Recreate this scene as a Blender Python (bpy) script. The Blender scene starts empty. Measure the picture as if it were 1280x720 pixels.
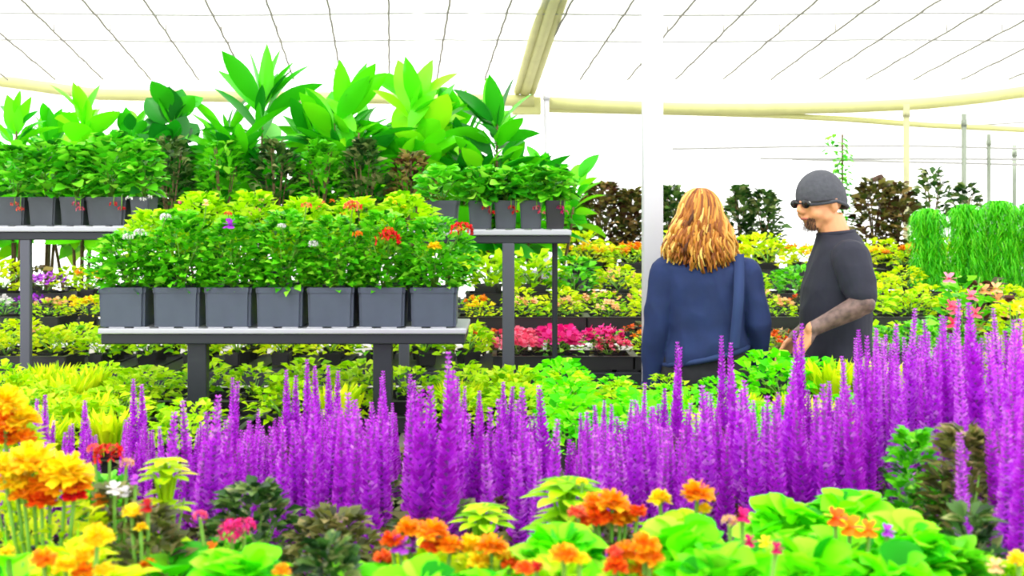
import bpy, bmesh, math, random
from mathutils import Vector, Matrix, Quaternion, noise
R = random.Random(7)
SC = bpy.context.scene
COL = SC.collection
F, CZ, HY = 1500.0, 1.5, 265.0
PI = math.pi

def P(px, py, Y):
    """world point at depth Y that the photograph shows at px, py"""
    return Vector(((px - 640) / F * Y, Y, CZ - (py - HY) / F * Y))
def PX(x, Y): return 640 + x / Y * F
def lerp(tab, x):
    if x <= tab[0][0]: return tab[0][1]
    for (a, b), (c, d) in zip(tab, tab[1:]):
        if x <= c: return b + (d - b) * (x - a) / (c - a)
    return tab[-1][1]
def lin(c):
    r = []
    for v in c:
        v = v / 255
        r.append(v / 12.92 if v <= .04045 else ((v + .055) / 1.055) ** 2.4)
    return (*r, 1)

# ------------------------------------------------------------------ materials
MATS = {}
def solid(name, c, rough=.5, metal=0, noise_amt=0, scale=30, bump=0):
    if name in MATS: return MATS[name]
    m = bpy.data.materials.new(name); m.use_nodes = True
    nt = m.node_tree; b = nt.nodes['Principled BSDF']
    b.inputs['Base Color'].default_value = lin(c)
    b.inputs['Roughness'].default_value = rough
    b.inputs['Metallic'].default_value = metal
    if noise_amt or bump:
        tc = nt.nodes.new('ShaderNodeTexCoord')
        n = nt.nodes.new('ShaderNodeTexNoise'); n.inputs['Scale'].default_value = scale
        n.inputs['Detail'].default_value = 4
        nt.links.new(tc.outputs['Object'], n.inputs['Vector'])
        if noise_amt:
            rp = nt.nodes.new('ShaderNodeValToRGB')
            k = lin(c)
            rp.color_ramp.elements[0].position = .3; rp.color_ramp.elements[1].position = .7
            rp.color_ramp.elements[0].color = (*[v * (1 - noise_amt) for v in k[:3]], 1)
            rp.color_ramp.elements[1].color = (*[min(1, v * (1 + noise_amt)) for v in k[:3]], 1)
            nt.links.new(n.outputs['Fac'], rp.inputs['Fac'])
            nt.links.new(rp.outputs['Color'], b.inputs['Base Color'])
        if bump:
            bp = nt.nodes.new('ShaderNodeBump'); bp.inputs['Strength'].default_value = bump
            bp.inputs['Distance'].default_value = .01
            nt.links.new(n.outputs['Fac'], bp.inputs['Height'])
            nt.links.new(bp.outputs['Normal'], b.inputs['Normal'])
    MATS[name] = m; return m

def tinted(name, cols, rough=.45, trans=.35, spec=.4):
    """leaf / petal material: its colour runs along the vertex attribute 'tint' (one value per leaf)"""
    if name in MATS: return MATS[name]
    m = bpy.data.materials.new(name); m.use_nodes = True
    nt = m.node_tree; b = nt.nodes['Principled BSDF']; out = nt.nodes['Material Output']
    a = nt.nodes.new('ShaderNodeAttribute'); a.attribute_name = 'tint'
    rp = nt.nodes.new('ShaderNodeValToRGB'); cr = rp.color_ramp
    while len(cr.elements) < len(cols): cr.elements.new(.5)
    for i, c in enumerate(cols):
        cr.elements[i].position = i / max(1, len(cols) - 1); cr.elements[i].color = lin(c)
    nt.links.new(a.outputs['Fac'], rp.inputs['Fac'])
    nt.links.new(rp.outputs['Color'], b.inputs['Base Color'])
    b.inputs['Roughness'].default_value = rough
    b.inputs['Specular IOR Level'].default_value = spec
    if trans:
        t = nt.nodes.new('ShaderNodeBsdfTranslucent'); mx = nt.nodes.new('ShaderNodeMixShader')
        mx.inputs[0].default_value = trans
        nt.links.new(rp.outputs['Color'], t.inputs['Color'])
        nt.links.new(b.outputs[0], mx.inputs[1]); nt.links.new(t.outputs[0], mx.inputs[2])
        nt.links.new(mx.outputs[0], out.inputs[0])
    MATS[name] = m; return m

def cloth_mat(name, c, clear):
    m = bpy.data.materials.new(name); m.use_nodes = True
    nt = m.node_tree; nt.nodes.remove(nt.nodes['Principled BSDF']); out = nt.nodes['Material Output']
    d = nt.nodes.new('ShaderNodeBsdfDiffuse'); t = nt.nodes.new('ShaderNodeBsdfTranslucent'); tr = nt.nodes.new('ShaderNodeBsdfTransparent')
    tc = nt.nodes.new('ShaderNodeTexCoord'); n = nt.nodes.new('ShaderNodeTexNoise'); n.inputs['Scale'].default_value = 1.3; n.inputs['Detail'].default_value = 5
    rp = nt.nodes.new('ShaderNodeValToRGB'); k = lin(c)
    rp.color_ramp.elements[0].color = (k[0]*.94, k[1]*.94, k[2]*.9, 1); rp.color_ramp.elements[1].color = k
    nt.links.new(tc.outputs['Object'], n.inputs['Vector']); nt.links.new(n.outputs['Fac'], rp.inputs['Fac'])
    for q in (d, t): nt.links.new(rp.outputs['Color'], q.inputs['Color'])
    m1 = nt.nodes.new('ShaderNodeMixShader'); m1.inputs[0].default_value = .62
    m2 = nt.nodes.new('ShaderNodeMixShader'); m2.inputs[0].default_value = clear
    nt.links.new(d.outputs[0], m1.inputs[1]); nt.links.new(t.outputs[0], m1.inputs[2])
    nt.links.new(m1.outputs[0], m2.inputs[1]); nt.links.new(tr.outputs[0], m2.inputs[2])
    nt.links.new(m2.outputs[0], out.inputs[0])
    return m

M = dict(
    steel=solid('painted_steel', (176, 178, 186), .35, .3),
    dark=solid('dark_steel', (38, 42, 50), .45, .2),
    leg=solid('leg_steel', (84, 86, 98), .4, .3),
    pot=solid('grey_plastic', (66, 76, 92), .45, 0, .08, 20),
    potd=solid('black_plastic', (34, 34, 38), .4),
    potg=solid('dull_grey_plastic', (64, 70, 78), .5, 0, .1, 20),
    soil=solid('potting_soil', (48, 34, 26), .95, 0, .5, 120, .6),
    wpost=solid('white_paint', (206, 206, 214), .4, 0, .02, 8),
    cream=solid('cream_canvas', (206, 206, 140), .7, 0, .06, 6),
    cable=solid('grey_cable', (176, 176, 176), .6),
    batten=solid('grey_batten', (146, 144, 136), .7, 0, .3, 40),
    wood=solid('grey_board', (98, 92, 84), .8, 0, .2, 20),
    bark=solid('bark', (104, 84, 52), .8, 0, .3, 60),
    pstem=solid('purple_stem', (120, 60, 140), .6),
    stem=solid('green_stem', (104, 160, 40), .6),
    lime=tinted('lime_leaf', [(90, 170, 4), (168, 228, 4), (204, 244, 14), (226, 250, 70)], .6, .4, .2),
    yl=tinted('yellow_green_leaf', [(150, 204, 2), (212, 238, 6), (248, 246, 40)], .6, .4, .2),
    green=tinted('green_leaf', [(24, 104, 10), (70, 184, 14), (116, 226, 24), (176, 246, 70)]),
    bright=tinted('bright_leaf', [(20, 150, 6), (84, 226, 4), (130, 250, 8), (160, 252, 24), (196, 250, 70)], .6, .4, .2),
    shelf=tinted('shelf_leaf', [(22, 104, 20), (64, 186, 18), (126, 236, 40), (170, 240, 70)]),
    tall=tinted('tall_leaf', [(8, 96, 24), (30, 158, 20), (74, 212, 14), (120, 236, 20), (176, 246, 30)], .35, .3),
    deep=tinted('deep_leaf', [(20, 50, 20), (44, 92, 34), (96, 136, 60), (170, 176, 110)]),
    olive=tinted('olive_leaf', [(46, 52, 22), (84, 92, 40), (134, 138, 66), (182, 158, 110)]),
    croton=tinted('croton_leaf', [(52, 34, 28), (96, 60, 40), (76, 100, 36), (150, 140, 66), (206, 172, 110)]),
    darkred=tinted('dark_red_leaf', [(50, 26, 28), (96, 44, 40), (70, 70, 36)]),
    purple=tinted('purple_floret', [(184, 26, 206), (216, 50, 244), (232, 96, 255), (248, 180, 255)], .6, .4),
    feather=tinted('feather_leaf', [(20, 130, 10), (60, 200, 10), (110, 232, 20), (160, 246, 60)]),
    yellow=tinted('yellow_petal', [(250, 190, 0), (255, 226, 0), (255, 246, 40)], .6, .3),
    amber=tinted('amber_petal', [(240, 120, 0), (255, 160, 0), (255, 200, 10)], .6, .3),
    orange=tinted('orange_petal', [(220, 60, 0), (250, 100, 0), (255, 140, 20)], .6, .3),
    red=tinted('red_petal', [(170, 0, 10), (226, 10, 20), (250, 40, 30)], .6, .25),
    magenta=tinted('magenta_petal', [(190, 0, 90), (236, 10, 130), (250, 60, 170)], .6, .3),
    pink=tinted('pink_petal', [(230, 40, 90), (246, 90, 130), (250, 150, 180)], .6, .3),
    coral=tinted('coral_petal', [(220, 60, 40), (250, 100, 70), (255, 150, 100)], .6, .3),
    violet=tinted('violet_petal', [(120, 20, 170), (170, 40, 210), (220, 110, 240)], .6, .3),
    white=tinted('white_petal', [(220, 214, 220), (244, 240, 244)], .6, .3),
    peach=tinted('peach_petal', [(240, 170, 110), (250, 210, 160)], .6, .3),
    skin=solid('skin', (226, 158, 112), .5, 0, .06, 12),
    tattoo=solid('inked_skin', (112, 88, 84), .55, 0, .5, 34),
    navy=solid('navy_cloth', (20, 40, 88), .85, 0, .14, 14, .25),
    navyd=solid('navy_trim', (34, 54, 102), .85),
    trouser=solid('charcoal_cloth', (34, 34, 42), .9, 0, .1, 20),
    black=solid('black_cloth', (32, 34, 50), .85, 0, .12, 14, .25),
    capm=solid('cap_cloth', (74, 76, 84), .9, 0, .14, 60, .3),
    shoe=solid('shoe_leather', (40, 36, 34), .6),
    eye=solid('eye_white', (235, 232, 228), .2), iris=solid('iris', (60, 40, 30), .2),
    lens=solid('dark_lens', (22, 18, 22), .12), beard=solid('beard_hair', (62, 38, 34), .9, 0, .4, 90, .5),
    lips=solid('lips', (186, 100, 88), .5),
    hair=tinted('hair', [(84, 40, 12), (160, 88, 28), (222, 150, 56), (250, 216, 120)], .45, .15),
)

# ------------------------------------------------------------------ mesh builder
class MB:
    def __init__(s): s.v = []; s.f = []; s.t = []; s.m = []
    def leaf(s, p, d, L, W, bend=.3, seg=3, fold=.25, tint=.5, kind='oval', mi=0, twist=None):
        d = d.normalized()
        up = Vector((0, 0, 1)) if abs(d.z) < .95 else Vector((1, .2, 0))
        side = d.cross(up).normalized()
        if twist: side = Quaternion(d, twist) @ side
        nrm = side.cross(d)
        b = len(s.v)
        for i in range(seg + 1):
            u = i / seg
            if kind == 'oval': w = math.sin(PI * min(1, .06 + .94 * u ** .85)) ** .8 if u < 1 else 0.02
            elif kind == 'round': w = math.sqrt(max(0.004, 1 - (1.9 * u - .95) ** 2))
            elif kind == 'petal': w = (.35 + .8 * u) if u < .8 else .6
            else: w = 1 - u * .9
            w *= W / 2
            c = p + d * (L * u) + Vector((0, 0, -bend * L * u * u))
            e = nrm * (fold * w)
            s.v += [tuple(c - side * w + e), tuple(c), tuple(c + side * w + e)]
            s.t += [tint] * 3
            if i:
                k = b + 3 * i
                s.f += [(k - 3, k - 2, k + 1, k), (k - 2, k - 1, k + 2, k + 1)]; s.m += [mi, mi]
    def tube(s, pts, rs, n=6, mi=0, tint=.5, cap=True):
        pts = [Vector(p) for p in pts]
        if not hasattr(rs, '__len__'): rs = [rs] * len(pts)
        b = len(s.v); ref = None
        for i, p in enumerate(pts):
            d = (pts[min(i + 1, len(pts) - 1)] - pts[max(i - 1, 0)]).normalized()
            if ref is None: ref = d.orthogonal().normalized()
            a = (ref - d * ref.dot(d)).normalized(); ref = a; c = d.cross(a)
            for k in range(n):
                an = 2 * PI * k / n
                s.v.append(tuple(p + (a * math.cos(an) + c * math.sin(an)) * rs[i])); s.t.append(tint)
            if i:
                for k in range(n):
                    k2 = (k + 1) % n
                    s.f.append((b + (i - 1) * n + k, b + (i - 1) * n + k2, b + i * n + k2, b + i * n + k)); s.m.append(mi)
        if cap:
            s.f.append(tuple(b + k for k in reversed(range(n)))); s.m.append(mi)
            s.f.append(tuple(b + (len(pts) - 1) * n + k for k in range(n))); s.m.append(mi)
    def box(s, lo, hi, mi=0, bev=0):
        x0, y0, z0 = lo; x1, y1, z1 = hi
        if bev <= 0:
            b = len(s.v)
            s.v += [(x0, y0, z0), (x1, y0, z0), (x1, y1, z0), (x0, y1, z0), (x0, y0, z1), (x1, y0, z1), (x1, y1, z1), (x0, y1, z1)]
            s.t += [.5] * 8
            for q in ((3, 2, 1, 0), (4, 5, 6, 7), (0, 1, 5, 4), (1, 2, 6, 5), (2, 3, 7, 6), (3, 0, 4, 7)):
                s.f.append(tuple(b + k for k in q)); s.m.append(mi)
            return
        bm = bmesh.new(); bmesh.ops.create_cube(bm, size=1)
        for v in bm.verts:
            v.co = Vector(((x0 + x1) / 2 + v.co.x * (x1 - x0), (y0 + y1) / 2 + v.co.y * (y1 - y0), (z0 + z1) / 2 + v.co.z * (z1 - z0)))
        bmesh.ops.bevel(bm, geom=bm.edges[:], offset=bev, segments=2, affect='EDGES', profile=.5)
        s.bm(bm, mi)
    def bm(s, bm, mi=0, tint=.5):
        bm.verts.index_update(); b = len(s.v)
        for v in bm.verts: s.v.append(tuple(v.co)); s.t.append(tint)
        for f in bm.faces: s.f.append(tuple(b + v.index for v in f.verts)); s.m.append(mi)
        bm.free()
    def ball(s, c, r, mi=0, tint=.5, sub=2, rot=None):
        bm = bmesh.new(); bmesh.ops.create_icosphere(bm, subdivisions=sub, radius=1)
        if not hasattr(r, '__len__'): r = (r, r, r)
        for v in bm.verts:
            q = Vector((v.co.x * r[0], v.co.y * r[1], v.co.z * r[2]))
            if rot is not None: q = rot @ q
            v.co = q + Vector(c)
        s.bm(bm, mi, tint)
    def loft(s, rings, n=28, mi=0):
        """rings: (centre, rx, ry, tilt_x, tilt_y); closed lofted body"""
        b = len(s.v)
        for r in rings:
            c, rx, ry = Vector(r[0]), r[1], r[2]; tx = r[3] if len(r) > 3 else 0; ty = r[4] if len(r) > 4 else 0
            for k in range(n):
                a = 2 * PI * k / n
                ex = .85
                x = rx * math.copysign(abs(math.cos(a)) ** ex, math.cos(a)); y = ry * math.copysign(abs(math.sin(a)) ** ex, math.sin(a))
                s.v.append((c.x + x, c.y + y, c.z + x * tx + y * ty)); s.t.append(.5)
        for i in range(1, len(rings)):
            for k in range(n):
                k2 = (k + 1) % n
                s.f.append((b + (i - 1) * n + k, b + (i - 1) * n + k2, b + i * n + k2, b + i * n + k)); s.m.append(mi)
        s.f.append(tuple(b + k for k in reversed(range(n)))); s.m.append(mi)
        s.f.append(tuple(b + (len(rings) - 1) * n + k for k in range(n))); s.m.append(mi)
    def build(s, name, mats, parent=None, smooth=True, link=True):
        me = bpy.data.meshes.new(name)
        me.from_pydata(s.v, [], s.f)
        if not isinstance(mats, (list, tuple)): mats = [mats]
        for m in mats: me.materials.append(m)
        me.polygons.foreach_set('material_index', s.m)
        if smooth: me.polygons.foreach_set('use_smooth', [True] * len(s.f))
        a = me.attributes.new('tint', 'FLOAT', 'POINT'); a.data.foreach_set('value', s.t)
        me.update()
        o = bpy.data.objects.new(name, me)
        if link: COL.objects.link(o)
        if parent: o.parent = parent
        return o

def empty(name, loc=(0, 0, 0), rz=0, label=None, cat=None, group=None, kind=None):
    o = bpy.data.objects.new(name, None); COL.objects.link(o)
    o.location = loc; o.rotation_euler = (0, 0, rz); o.empty_display_size = .05
    tag(o, label, cat, group, kind); return o
def tag(o, label=None, cat=None, group=None, kind=None):
    if label: o['label'] = label
    if cat: o['category'] = cat
    if group: o['group'] = group
    if kind: o['kind'] = kind
    return o
KIDS = {}
def kids(o):
    if o.name not in KIDS: KIDS[o.name] = list(o.children)
    return KIDS[o.name]
USED = set()
def place(proto, loc, rz=0, sc=1, label=None, group=None):
    """the first use moves the prototype itself, later ones copy it with its parts"""
    if proto.name not in USED:
        USED.add(proto.name); kids(proto); o = proto
    else:
        o = proto.copy(); COL.objects.link(o)
        for ch in kids(proto):
            c = ch.copy(); COL.objects.link(c); c.parent = o
            for g in kids(ch):
                d = g.copy(); COL.objects.link(d); d.parent = c
    o.location = loc; o.rotation_euler = (0, 0, rz)
    o.scale = sc if hasattr(sc, '__len__') else (sc, sc, sc)
    if label: o['label'] = label
    if group: o['group'] = group
    elif 'group' in o: del o['group']
    return o

def rdir(r, up=0.0):
    a = r.uniform(0, 2 * PI); return Vector((math.cos(a), math.sin(a), up))

# ------------------------------------------------------------------ setting
def box_obj(name, lo, hi, mat, bev=0, parent=None, kind=None):
    m = MB(); m.box(lo, hi, 0, bev); o = m.build(name, mat, parent, smooth=False)
    if kind: o['kind'] = kind
    return o
floorm = solid('concrete', (150, 146, 136), .9, 0, .15, 3, .3)
box_obj('floor', (-9, -3, -.1), (9, 14.5, 0), floorm, kind='structure')
fabric = cloth_mat('white_shade_fabric', (252, 252, 248), .25)
screen = cloth_mat('white_side_fabric', (252, 252, 252), .35)
def zc(Y): return 4.28 - .123 * Y
BX = -.101
# sloping shade cloth, softly sagging between the battens
def ceiling():
    m = MB(); nx, ny = 120, 34
    X0, X1, Y0, Y1 = -9, 9, -3, 12.0
    for j in range(ny + 1):
        for i in range(nx + 1):
            Y = Y0 + (Y1 - Y0) * j / ny; X = X0 + (X1 - X0) * i / nx
            sag = .012 * math.cos((X + .101 * Y) / .465 * 2 * PI)
            m.v.append((X, Y, zc(Y) + sag + .02 * math.sin(X * .7 + Y * .5))); m.t.append(.5)
    for j in range(ny):
        for i in range(nx):
            a = j * (nx + 1) + i; m.f.append((a, a + 1, a + nx + 2, a + nx + 1)); m.m.append(0)
    return tag(m.build('ceiling', fabric), kind='structure')
ceil = ceiling()
for k in range(-14, 17):
    x0 = (486 - 640) / F * 9.3 + k * .465
    m = MB(); pts = []
    for i in range(60):
        Y = 4 + 7.7 * i / 59
        pts.append((x0 + BX * (Y - 9.3) + .003 * math.sin(i * 1.9 + k), Y, zc(Y) - .05 + .003 * math.sin(i * 1.3 + 2 * k)))
    m.tube(pts, .01, 5)
    for q in range(3): m.tube([pts[20 + 13 * q], Vector(pts[20 + 13 * q]) + Vector((0, 0, .07))], .006, 5)
    tag(m.build('ceiling_batten', M['batten']), kind='structure')
for Y, r in ((9.55, .009), (10.35, .009), (8.8, .01), (11.1, .004)):
    m = MB(); m.tube([(-9 + .6 * i, Y, zc(Y) - .03 + .01 * math.sin(i)) for i in range(31)], r, 5)
    tag(m.build('ceiling_cable', M['cable']), kind='structure')
# lengthwise gutter beam
m = MB()
a, b = P(692, -4, 9.3), P(656, 112, 11.9)
d = (b - a).normalized(); a = a - d * 6
for off, h in ((-.075, .05), (0, .075), (.075, .05)):
    m.tube([a + Vector((off, 0, -.02)), b + Vector((off, 0, -.02))], h * .75, 8)
tag(m.build('ceiling_beam', M['cream']), kind='structure')
# cross beams of rolled cream canvas at the far edge
def roll(name, pts, r, mat):
    m = MB(); m.tube(pts, r, 10); return tag(m.build(name, mat), kind='structure')
def curve_px(ps, Y): return [P(x, y, Y) for x, y in ps]
def smooth_pts(ps, n=24):
    return [(ps[0][0] + (ps[-1][0] - ps[0][0]) * i / n, lerp(ps, ps[0][0] + (ps[-1][0] - ps[0][0]) * i / n)) for i in range(n + 1)]
roll('ceiling_beam', curve_px(smooth_pts([(684, 128), (760, 132), (860, 136), (960, 136), (1060, 134), (1150, 130), (1220, 123), (1300, 112), (1500, 85)]), 11.9), .06, M['cream'])
roll('ceiling_beam', curve_px(smooth_pts([(684, 137), (860, 141), (960, 144), (1060, 149), (1150, 156), (1300, 163), (1500, 170)]), 11.95), .03, M['cream'])
roll('ceiling_beam', curve_px(smooth_pts([(-200, 78), (0, 101), (120, 118), (300, 121), (500, 123), (668, 126)]), 11.9), .06, M['cream'])
box_obj('ceiling_beam_bracket', tuple(P(640, 143, 11.9)), tuple(P(676, 122, 12.0)), M['cream'], .01, kind='structure')
for ps in ([(840, 186), (1000, 183), (1130, 182), (1290, 186), (1400, 188)], [(950, 198), (1290, 199)], [(1100, 152), (1190, 158), (1290, 152)], [(990, 199), (1290, 206)]):
    m = MB(); m.tube(curve_px(smooth_pts(ps), 12.3), .012, 5); tag(m.build('ceiling_cable', M['cable']), kind='structure')
def post(name, px, Y, r, ztop, mat, n=14):
    x = (px - 640) / F * Y; m = MB()
    m.tube([(x, Y, .02), (x, Y, ztop)], r, n)
    m.box((x - r * 2, Y - r * 2, 0), (x + r * 2, Y + r * 2, .025), 0, .004)
    m.tube([(x, Y, ztop - .12), (x, Y, ztop - .06)], r * 1.25, n)
    return tag(m.build(name, mat), kind='structure')
# square steel column
x = (815.5 - 640) / F * 5.2
m = MB(); m.box((x - .0425, 5.16, 0), (x + .0425, 5.245, zc(5.2) - .02), 0, .006); m.box((x - .09, 5.11, 0), (x + .09, 5.29, .02), 0, .004)
tag(m.build('column', M['wpost']), kind='structure')
post('column', 683, 11.8, .028, 2.72, M['wpost'])
sg = solid('grey_green_paint', (136, 146, 130), .5)
cr2 = solid('pale_cream_paint', (184, 184, 140), .5)
post('column', 1133, 11.7, .03, 2.55, cr2)
post('column', 1205, 11.6, .024, 2.45, sg)
post('column', 1236, 12.3, .02, 2.3, sg)
post('column', 1268, 12.5, .022, 2.2, sg)
# far white side curtain
m = MB()
for i in range(121):
    X = -9 + 18 * i / 120; yy = 13.4 + .03 * math.sin(X * 9)
    m.v += [(X, yy, 0), (X, yy, 2.9)]; m.t += [.5, .5]
    if i: k = 2 * i; m.f.append((k - 2, k, k + 1, k - 1)); m.m.append(0)
tag(m.build('wall_back', screen), kind='structure')

# ------------------------------------------------------------------ tables
def table(name, x0, x1, y0, y1, z, label, cat='table', thick=.05, legs=4, mat=None):
    t = empty(name, ((x0 + x1) / 2, (y0 + y1) / 2, 0), 0, label, cat)
    w, d = (x1 - x0) / 2, (y1 - y0) / 2
    m = MB(); m.box((-w, -d, z - thick), (w, d, z - .012), 0, .004)
    for k in range(int(w * 2 / .12)):      # slatted deck
        xx = -w + .02 + k * .12
        m.box((xx, -d + .01, z - .012), (min(xx + .1, w - .01), d - .01, z), 0)
    m.build('tabletop', mat or M['wood'], t, smooth=False)
    n = legs // 2
    for k in range(n):
        xx = -w + .08 + (2 * w - .16) * k / max(1, n - 1)
        for s in (-1, 1):
            q = MB(); q.box((xx - .025, s * (d - .05) - .025, 0), (xx + .025, s * (d - .05) + .025, z - thick), 0, .003)
            q.build('leg', M['dark'], t, smooth=False)
    m = MB(); m.box((-w + .08, -d + .04, .25), (w - .08, -d + .06, .29)); m.box((-w + .08, d - .06, .25), (w - .08, d - .04, .29))
    m.build('rail', M['dark'], t, smooth=False)
    return t
TZ1, TZ2, TZ3 = .74, .66, .78
table('display_table', -1.25, 1.25, 1.25, 2.12, TZ1, 'low table nearest the camera, under the yellow, orange and broad-leaved plants')
table('display_table', -1.7, 1.8, 2.2, 3.19, TZ2, 'table carrying the rows of purple spikes', legs=6)
table('display_table', -2.3, 1.75, 3.2, 4.48, TZ3, 'wide table of lime green bedding plants behind the purple spikes', legs=6)
steps = [(5.32, 5.95, .80), (6.0, 6.6, .915), (6.7, 7.3, .985), (7.9, 8.6, 1.06)]
stl = ['lowest step of display staging behind the two people, with pink flowers at its middle',
       'second step of the display staging, cream and yellow flowers on it',
       'third step of the display staging, lime foliage on it',
       'highest step of the display staging, yellow and orange plants on it']
for (y0, y1, z), lb in zip(steps, stl):
    w = .47 * y1
    table('display_step', (.1 if z > 1 else -w), w, y0, y1, z, lb, 'staging', .07, 6, M['dark'])
table('back_bench', -.1, 4.6, 9.2, 9.9, 1.02, 'far bench under the dark crotons by the white curtain', 'bench', .06, 6, M['dark'])

# black nursery trays
def make_tray(w, d, h=.05, div=True):
    t = MB()
    t.box((-w / 2, -d / 2, 0), (w / 2, d / 2, .006))
    for s in (-1, 1):
        t.box((-w / 2, s * d / 2 - .004, 0), (w / 2, s * d / 2 + .004, h)); t.box((s * w / 2 - .004, -d / 2, 0), (s * w / 2 + .004, d / 2, h))
        t.box((-w / 2 - .008, s * d / 2 - .01, h - .004), (w / 2 + .008, s * d / 2 + .01, h)); t.box((s * w / 2 - .01, -d / 2, h - .004), (s * w / 2 + .01, d / 2, h))
    for k in range(1, 3) if div else ():
        t.box((-w / 2 + k * w / 3 - .003, -d / 2, .006), (-w / 2 + k * w / 3 + .003, d / 2, h * .7))
    return tag(t.build('plant_tray', M['potd'], smooth=False), 'x', 'tray')

# pots
def square_pot_mb(w, h, d=None, taper=.88):
    d = d or w; m = MB(); bm = bmesh.new(); L = []
    prof = [(taper, 0), (1, h * .86), (1.03, h * .86), (1.04, h), (.97, h), (.95, h * .9)]
    for s, z in prof:
        L.append([bm.verts.new((sx * w / 2 * s, sy * d / 2 * s, z)) for sx, sy in ((-1, -1), (1, -1), (1, 1), (-1, 1))])
    for a, b in zip(L, L[1:]):
        for k in range(4): bm.faces.new((a[k], a[(k + 1) % 4], b[(k + 1) % 4], b[k]))
    bm.faces.new(list(reversed(L[0])))
    bmesh.ops.bevel(bm, geom=[e for e in bm.edges if abs(e.verts[0].co.z - e.verts[1].co.z) > .01], offset=w * .06, segments=2, affect='EDGES')
    m.bm(bm)
    return m
def soil_mb(w, d, z):
    m = MB(); n = 5
    for j in range(n + 1):
        for i in range(n + 1):
            m.v.append((-w / 2 + w * i / n, -d / 2 + d * j / n, z + .006 * math.sin(i * 5 + j * 3))); m.t.append(.5)
    for j in range(n):
        for i in range(n): a = j * (n + 1) + i; m.f.append((a, a + 1, a + n + 2, a + n + 1)); m.m.append(0)
    return m
def round_pot_mb(r, h, n=16):
    m = MB(); b = 0
    prof = [(r * .72, 0), (r * .95, h * .82), (r * 1.02, h * .82), (r * 1.04, h), (r * .96, h), (r * .92, h * .88), (.001, h * .88)]
    for q, z in prof:
        for k in range(n):
            a = 2 * PI * k / n; m.v.append((q * math.cos(a), q * math.sin(a), z)); m.t.append(.5)
    for i in range(1, len(prof)):
        for k in range(n):
            k2 = (k + 1) % n; m.f.append(((i - 1) * n + k, (i - 1) * n + k2, i * n + k2, i * n + k)); m.m.append(1 if i == len(prof) - 1 else 0)
    m.f.append(tuple(reversed(range(n)))); m.m.append(0)
    return m

# flower heads -----------------------------------------------------
def pompom(m, c, r, rnd, n=60, mi=0):
    m.ball(c, r * .45, mi, .3, 1)
    for i in range(n):
        z = rnd.uniform(-.25, 1); a = rnd.uniform(0, 2 * PI); q = math.sqrt(max(0, 1 - z * z))
        d = Vector((q * math.cos(a), q * math.sin(a), z * .75))
        m.leaf(Vector(c) + d * r * .3, d, r * rnd.uniform(.55, .85), r * .55, .15, 2, -.3, rnd.random(), 'petal', mi, rnd.uniform(-.6, .6))
def umbel(m, c, r, rnd, n=26, mi=0):
    """rounded head of small five-petalled florets"""
    for i in range(n):
        z = rnd.uniform(-.1, 1); a = rnd.uniform(0, 2 * PI); q = math.sqrt(max(0, 1 - z * z))
        d = Vector((q * math.cos(a), q * math.sin(a), z * .7)); o = Vector(c) + d * r * .75; t = rnd.random()
        s1 = d.orthogonal().normalized(); s2 = d.cross(s1).normalized(); a0 = rnd.uniform(0, 1)
        for k in range(5):
            an = a0 + 2 * PI * k / 5; e = s1 * math.cos(an) + s2 * math.sin(an) + d * .25
            m.leaf(o, e, r * .32, r * .26, 0, 1, 0, t, 'petal', mi)
def trumpet(m, c, r, rnd, d=None, mi=0, n=6):
    d = (d or Vector((rnd.uniform(-.5, .5), -.8, .7))).normalized()
    s1 = d.orthogonal().normalized(); s2 = d.cross(s1).normalized(); t = rnd.random()
    for k in range(n):
        an = 2 * PI * k / n; e = s1 * math.cos(an) + s2 * math.sin(an) + d * .35
        m.leaf(Vector(c), e, r, r * 1.1, .05, 3, .1, t + .1 * (k % 2), 'petal', mi)
    m.ball(Vector(c) + d * r * .1, r * .18, mi, .1, 1)
HEAD = dict(pompom=pompom, umbel=umbel, trumpet=trumpet)

def bush_leaves(m, rnd, n, rx, ry, z0, z1, L, W, up=.5, bend=.35, seg=2, kind='oval', flat=.3, inner=.55, tmode=None, mi=0):
    """leaves through a rounded volume, pointing out and up"""
    for i in range(n):
        a = rnd.uniform(0, 2 * PI); u = rnd.random(); q = inner + (1 - inner) * math.sqrt(rnd.random())
        zz = u ** .8; env = math.sqrt(max(.05, 1 - (2 * zz - .85) ** 2 / 1.45 ** 2)) if zz > .3 else .75 + zz * .8
        env = min(env, 1)
        p = Vector((rx * q * env * math.cos(a) * (1 - .55 * zz ** 4), ry * q * env * math.sin(a) * (1 - .55 * zz ** 4), z0 + (z1 - z0) * zz))
        d = Vector((math.cos(a + rnd.uniform(-.9, .9)), math.sin(a + rnd.uniform(-.9, .9)), up * rnd.uniform(-.3, 1.6) + zz * .5))
        s = rnd.uniform(.7, 1.2)
        m.leaf(p, d, L * s, W * s, bend, seg, flat, min(1, max(0, rnd.gauss(.5, .28))), kind, mi, rnd.uniform(-.7, .7))
def stems(m, rnd, n, r, z0, z1, th, mi=0):
    for i in range(n):
        a = 2 * PI * i / n + rnd.random(); e = Vector((math.cos(a) * r, math.sin(a) * r, z1 * rnd.uniform(.8, 1)))
        m.tube([(0, 0, z0), (e.x * .35, e.y * .35, (z0 + e.z) / 2), e], [th, th * .8, th * .5], 5, mi)

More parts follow.
